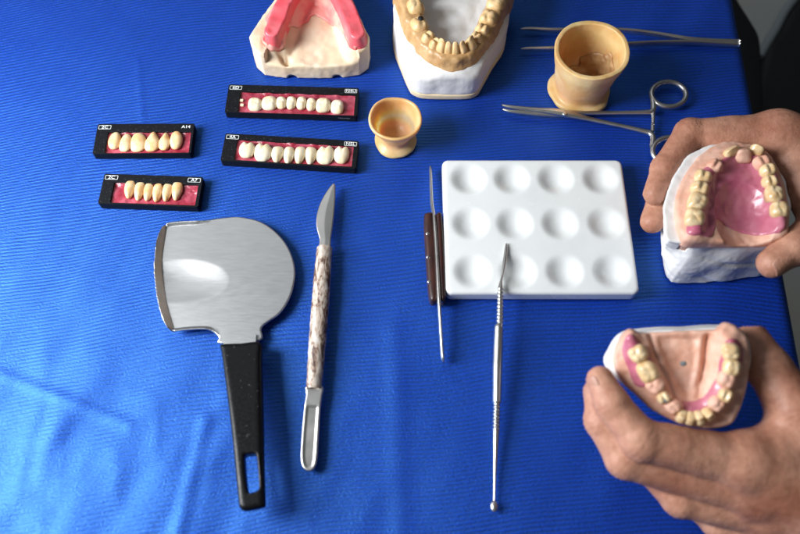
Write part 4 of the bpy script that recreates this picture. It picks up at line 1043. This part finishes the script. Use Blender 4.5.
# fine skin for the hands and forearms, welded at x = FRAME_CUT to a coarse continuation through both arms and the shoulders
def warp(x): return np.where(x > FRAME_CUT, FRAME_CUT+(x-FRAME_CUT), x)
def build_body():
    # one continuous surface; the far half is evaluated on the same grid, then decimated outside the photographed area
    V, F = sdf_mesh(body, (90, -330, -8), (780, 260, 430), 1.35, newton=1)
    far = V[:, 0] > 360
    if far.any():
        g = 9.0; key = np.floor(V/g).astype(np.int64); kk = (key[:, 0]*100003+key[:, 1])*100003+key[:, 2]
        rep = np.arange(len(V)); uf, inv = np.unique(kk[far], return_inverse=True)
        cen = np.zeros((len(uf), 3)); cnt = np.zeros(len(uf)); np.add.at(cen, inv, V[far]); np.add.at(cnt, inv, 1); cen /= cnt[:, None]
        first = np.zeros(len(uf), int); idxs = np.nonzero(far)[0]; first[inv] = idxs
        rep[idxs] = first[inv]; V = V.copy(); V[first] = cen; F = rep[F]
        tri = []
        for f_ in F[(F[:, 0] == F[:, 1]) | (F[:, 1] == F[:, 2]) | (F[:, 2] == F[:, 3]) | (F[:, 3] == F[:, 0]) | (F[:, 0] == F[:, 2]) | (F[:, 1] == F[:, 3])]:
            u = list(dict.fromkeys(f_.tolist()))
            if len(u) == 3: tri.append(u)
        good = ~((F[:, 0] == F[:, 1]) | (F[:, 1] == F[:, 2]) | (F[:, 2] == F[:, 3]) | (F[:, 3] == F[:, 0]) | (F[:, 0] == F[:, 2]) | (F[:, 1] == F[:, 3]))
        faces = F[good].tolist()+tri
        used = np.unique(np.concatenate([F[good].ravel(), np.array(tri, int).ravel()])); remap = -np.ones(len(V), int); remap[used] = np.arange(len(used))
        V = V[used]; faces = [[int(remap[i]) for i in f_] for f_ in faces]
    else: faces = F.tolist()
    return mesh_obj('body', V-A(480, 0, 0), faces, M['skin'], person)
del V, F
build_body()
def shirt(p):
    v = np.full(len(p), 1e9)
    for W, e, s in ((WA, elA, shA), (WB, elB, shB)):
        a = W*.35+e*.65
        v = smin(v, cone(p, a, e, 47, 50), 10); v = smin(v, cone(p, e, s, 50, 62), 14)
    v = smin(v, cone(p, shA*A(1, .8, 1), shB*A(1, .8, 1), 62, 62), 30)
    v = smin(v, ball(p, (720, 0, 130), (95, 165, 300)), 30)
    return v+2.2*vnoise(p*A(1, .6, .8), 30, 2)
V, F = sdf_mesh(shirt, (400, -360, -180), (860, 300, 430), 6.0)
mesh_obj('shirt', V-A(480, 0, 0), F, M['shirt'], person)

def nail(J, out, wide=.72, length=1.0, off=-.22):
    (d, rd), (t, rt_) = J[-2], J[-1]; ax = nrm(t-d); out = nrm(A(*out)-ax*np.dot(A(*out), ax)); side = np.cross(ax, out)
    c = t-ax*rt_*.15; V, F = [], []; n, m = 13, 13
    for i in range(n):
        u = -1+2*i/(n-1)
        for j in range(m):
            w = -1+2*j/(m-1); lim = wide*(1-.28*max(0, -u)**2-.30*max(0, u)**3)
            a = w*lim; r = rt_+off+.12-.35*max(0, -u)**4
            bend = r*(1-.10*max(0, u)**2)
            V.append(c+ax*u*rt_*length*.62+(out*math.cos(a)+side*math.sin(a))*bend)
    for i in range(n-1):
        for j in range(m-1): F.append([i*m+j, (i+1)*m+j, (i+1)*m+j+1, i*m+j+1])
    o = mesh_obj('fingernail', np.array(V)-A(480, 0, 0), F, M['nail'], person); s = o.modifiers.new('thick', 'SOLIDIFY'); s.thickness = .45*MM; s.offset = 0
nail(QA['index'], (-.95, .25, .25)); nail(QA['middle'], (-.95, .1, .1)); nail(QA['thumb'], (.15, -.75, .7), .75, 1.1)
nail(QB['index'], (-.95, -.1, .35)); nail(QB['middle'], (-.95, -.2, .2))

# ------------------------------------------------------------------ camera, light, world
cam = bpy.data.cameras.new('camera'); co = bpy.data.objects.new('camera', cam); COL.objects.link(co)
co.location = Vector(CAM*MM); co.rotation_euler = (T, 0, 0); cam.sensor_width = 36; cam.lens = 36.0; cam.clip_start = .01; cam.clip_end = 20
cam.dof.use_dof = True; cam.dof.focus_distance = .505; cam.dof.aperture_fstop = 5.6
scene.camera = co
def area(name, loc, target, size, size_y, power, col):
    l = bpy.data.lights.new(name, 'AREA'); l.shape = 'RECTANGLE'; l.size = size; l.size_y = size_y; l.energy = power; l.color = col
    o = bpy.data.objects.new(name, l); COL.objects.link(o); o.location = loc
    o.rotation_euler = (Vector(target)-Vector(loc)).to_track_quat('-Z', 'Y').to_euler(); return o
area('window_light', (-.58, -.07, .40), (-.08, 0, 0), .26, .46, 11.3, (.97, .985, 1.0))
area('ceiling_bounce_fill', (-.5, 1.5, 1.9), (0, 0, 0), 1.6, 1.0, 4, (.95, .97, 1.0))  # added lamp standing in for ceiling bounce, gives the steel something bright to reflect
w = bpy.data.worlds.new('World'); scene.world = w; w.use_nodes = True; N = w.node_tree.nodes; L = w.node_tree.links
bg = N['Background']; tc = N.new('ShaderNodeTexCoord'); sp = N.new('ShaderNodeSeparateXYZ'); L.new(tc.outputs['Generated'], sp.inputs[0])
mr = N.new('ShaderNodeMapRange'); mr.inputs[1].default_value = -.9; mr.inputs[2].default_value = .9; mr.inputs[3].default_value = 1.0; mr.inputs[4].default_value = 0.18; L.new(sp.outputs[0], mr.inputs[0])
mz = N.new('ShaderNodeMapRange'); mz.inputs[1].default_value = -.2; mz.inputs[2].default_value = .6; mz.inputs[3].default_value = .15; mz.inputs[4].default_value = 1.0; L.new(sp.outputs[2], mz.inputs[0])
mu = N.new('ShaderNodeMath'); mu.operation = 'MULTIPLY'; L.new(mr.outputs[0], mu.inputs[0]); L.new(mz.outputs[0], mu.inputs[1])
m2 = N.new('ShaderNodeMath'); m2.operation = 'MULTIPLY'; m2.inputs[1].default_value = .17; L.new(mu.outputs[0], m2.inputs[0])
bg.inputs['Color'].default_value = (.86, .93, 1.0, 1); L.new(m2.outputs[0], bg.inputs['Strength'])
scene.render.engine = 'CYCLES'; scene.cycles.use_denoising = True; scene.cycles.max_bounces = 8
scene.view_settings.view_transform = 'Standard'; scene.view_settings.look = 'None'; scene.view_settings.exposure = 0.0; scene.view_settings.gamma = 1
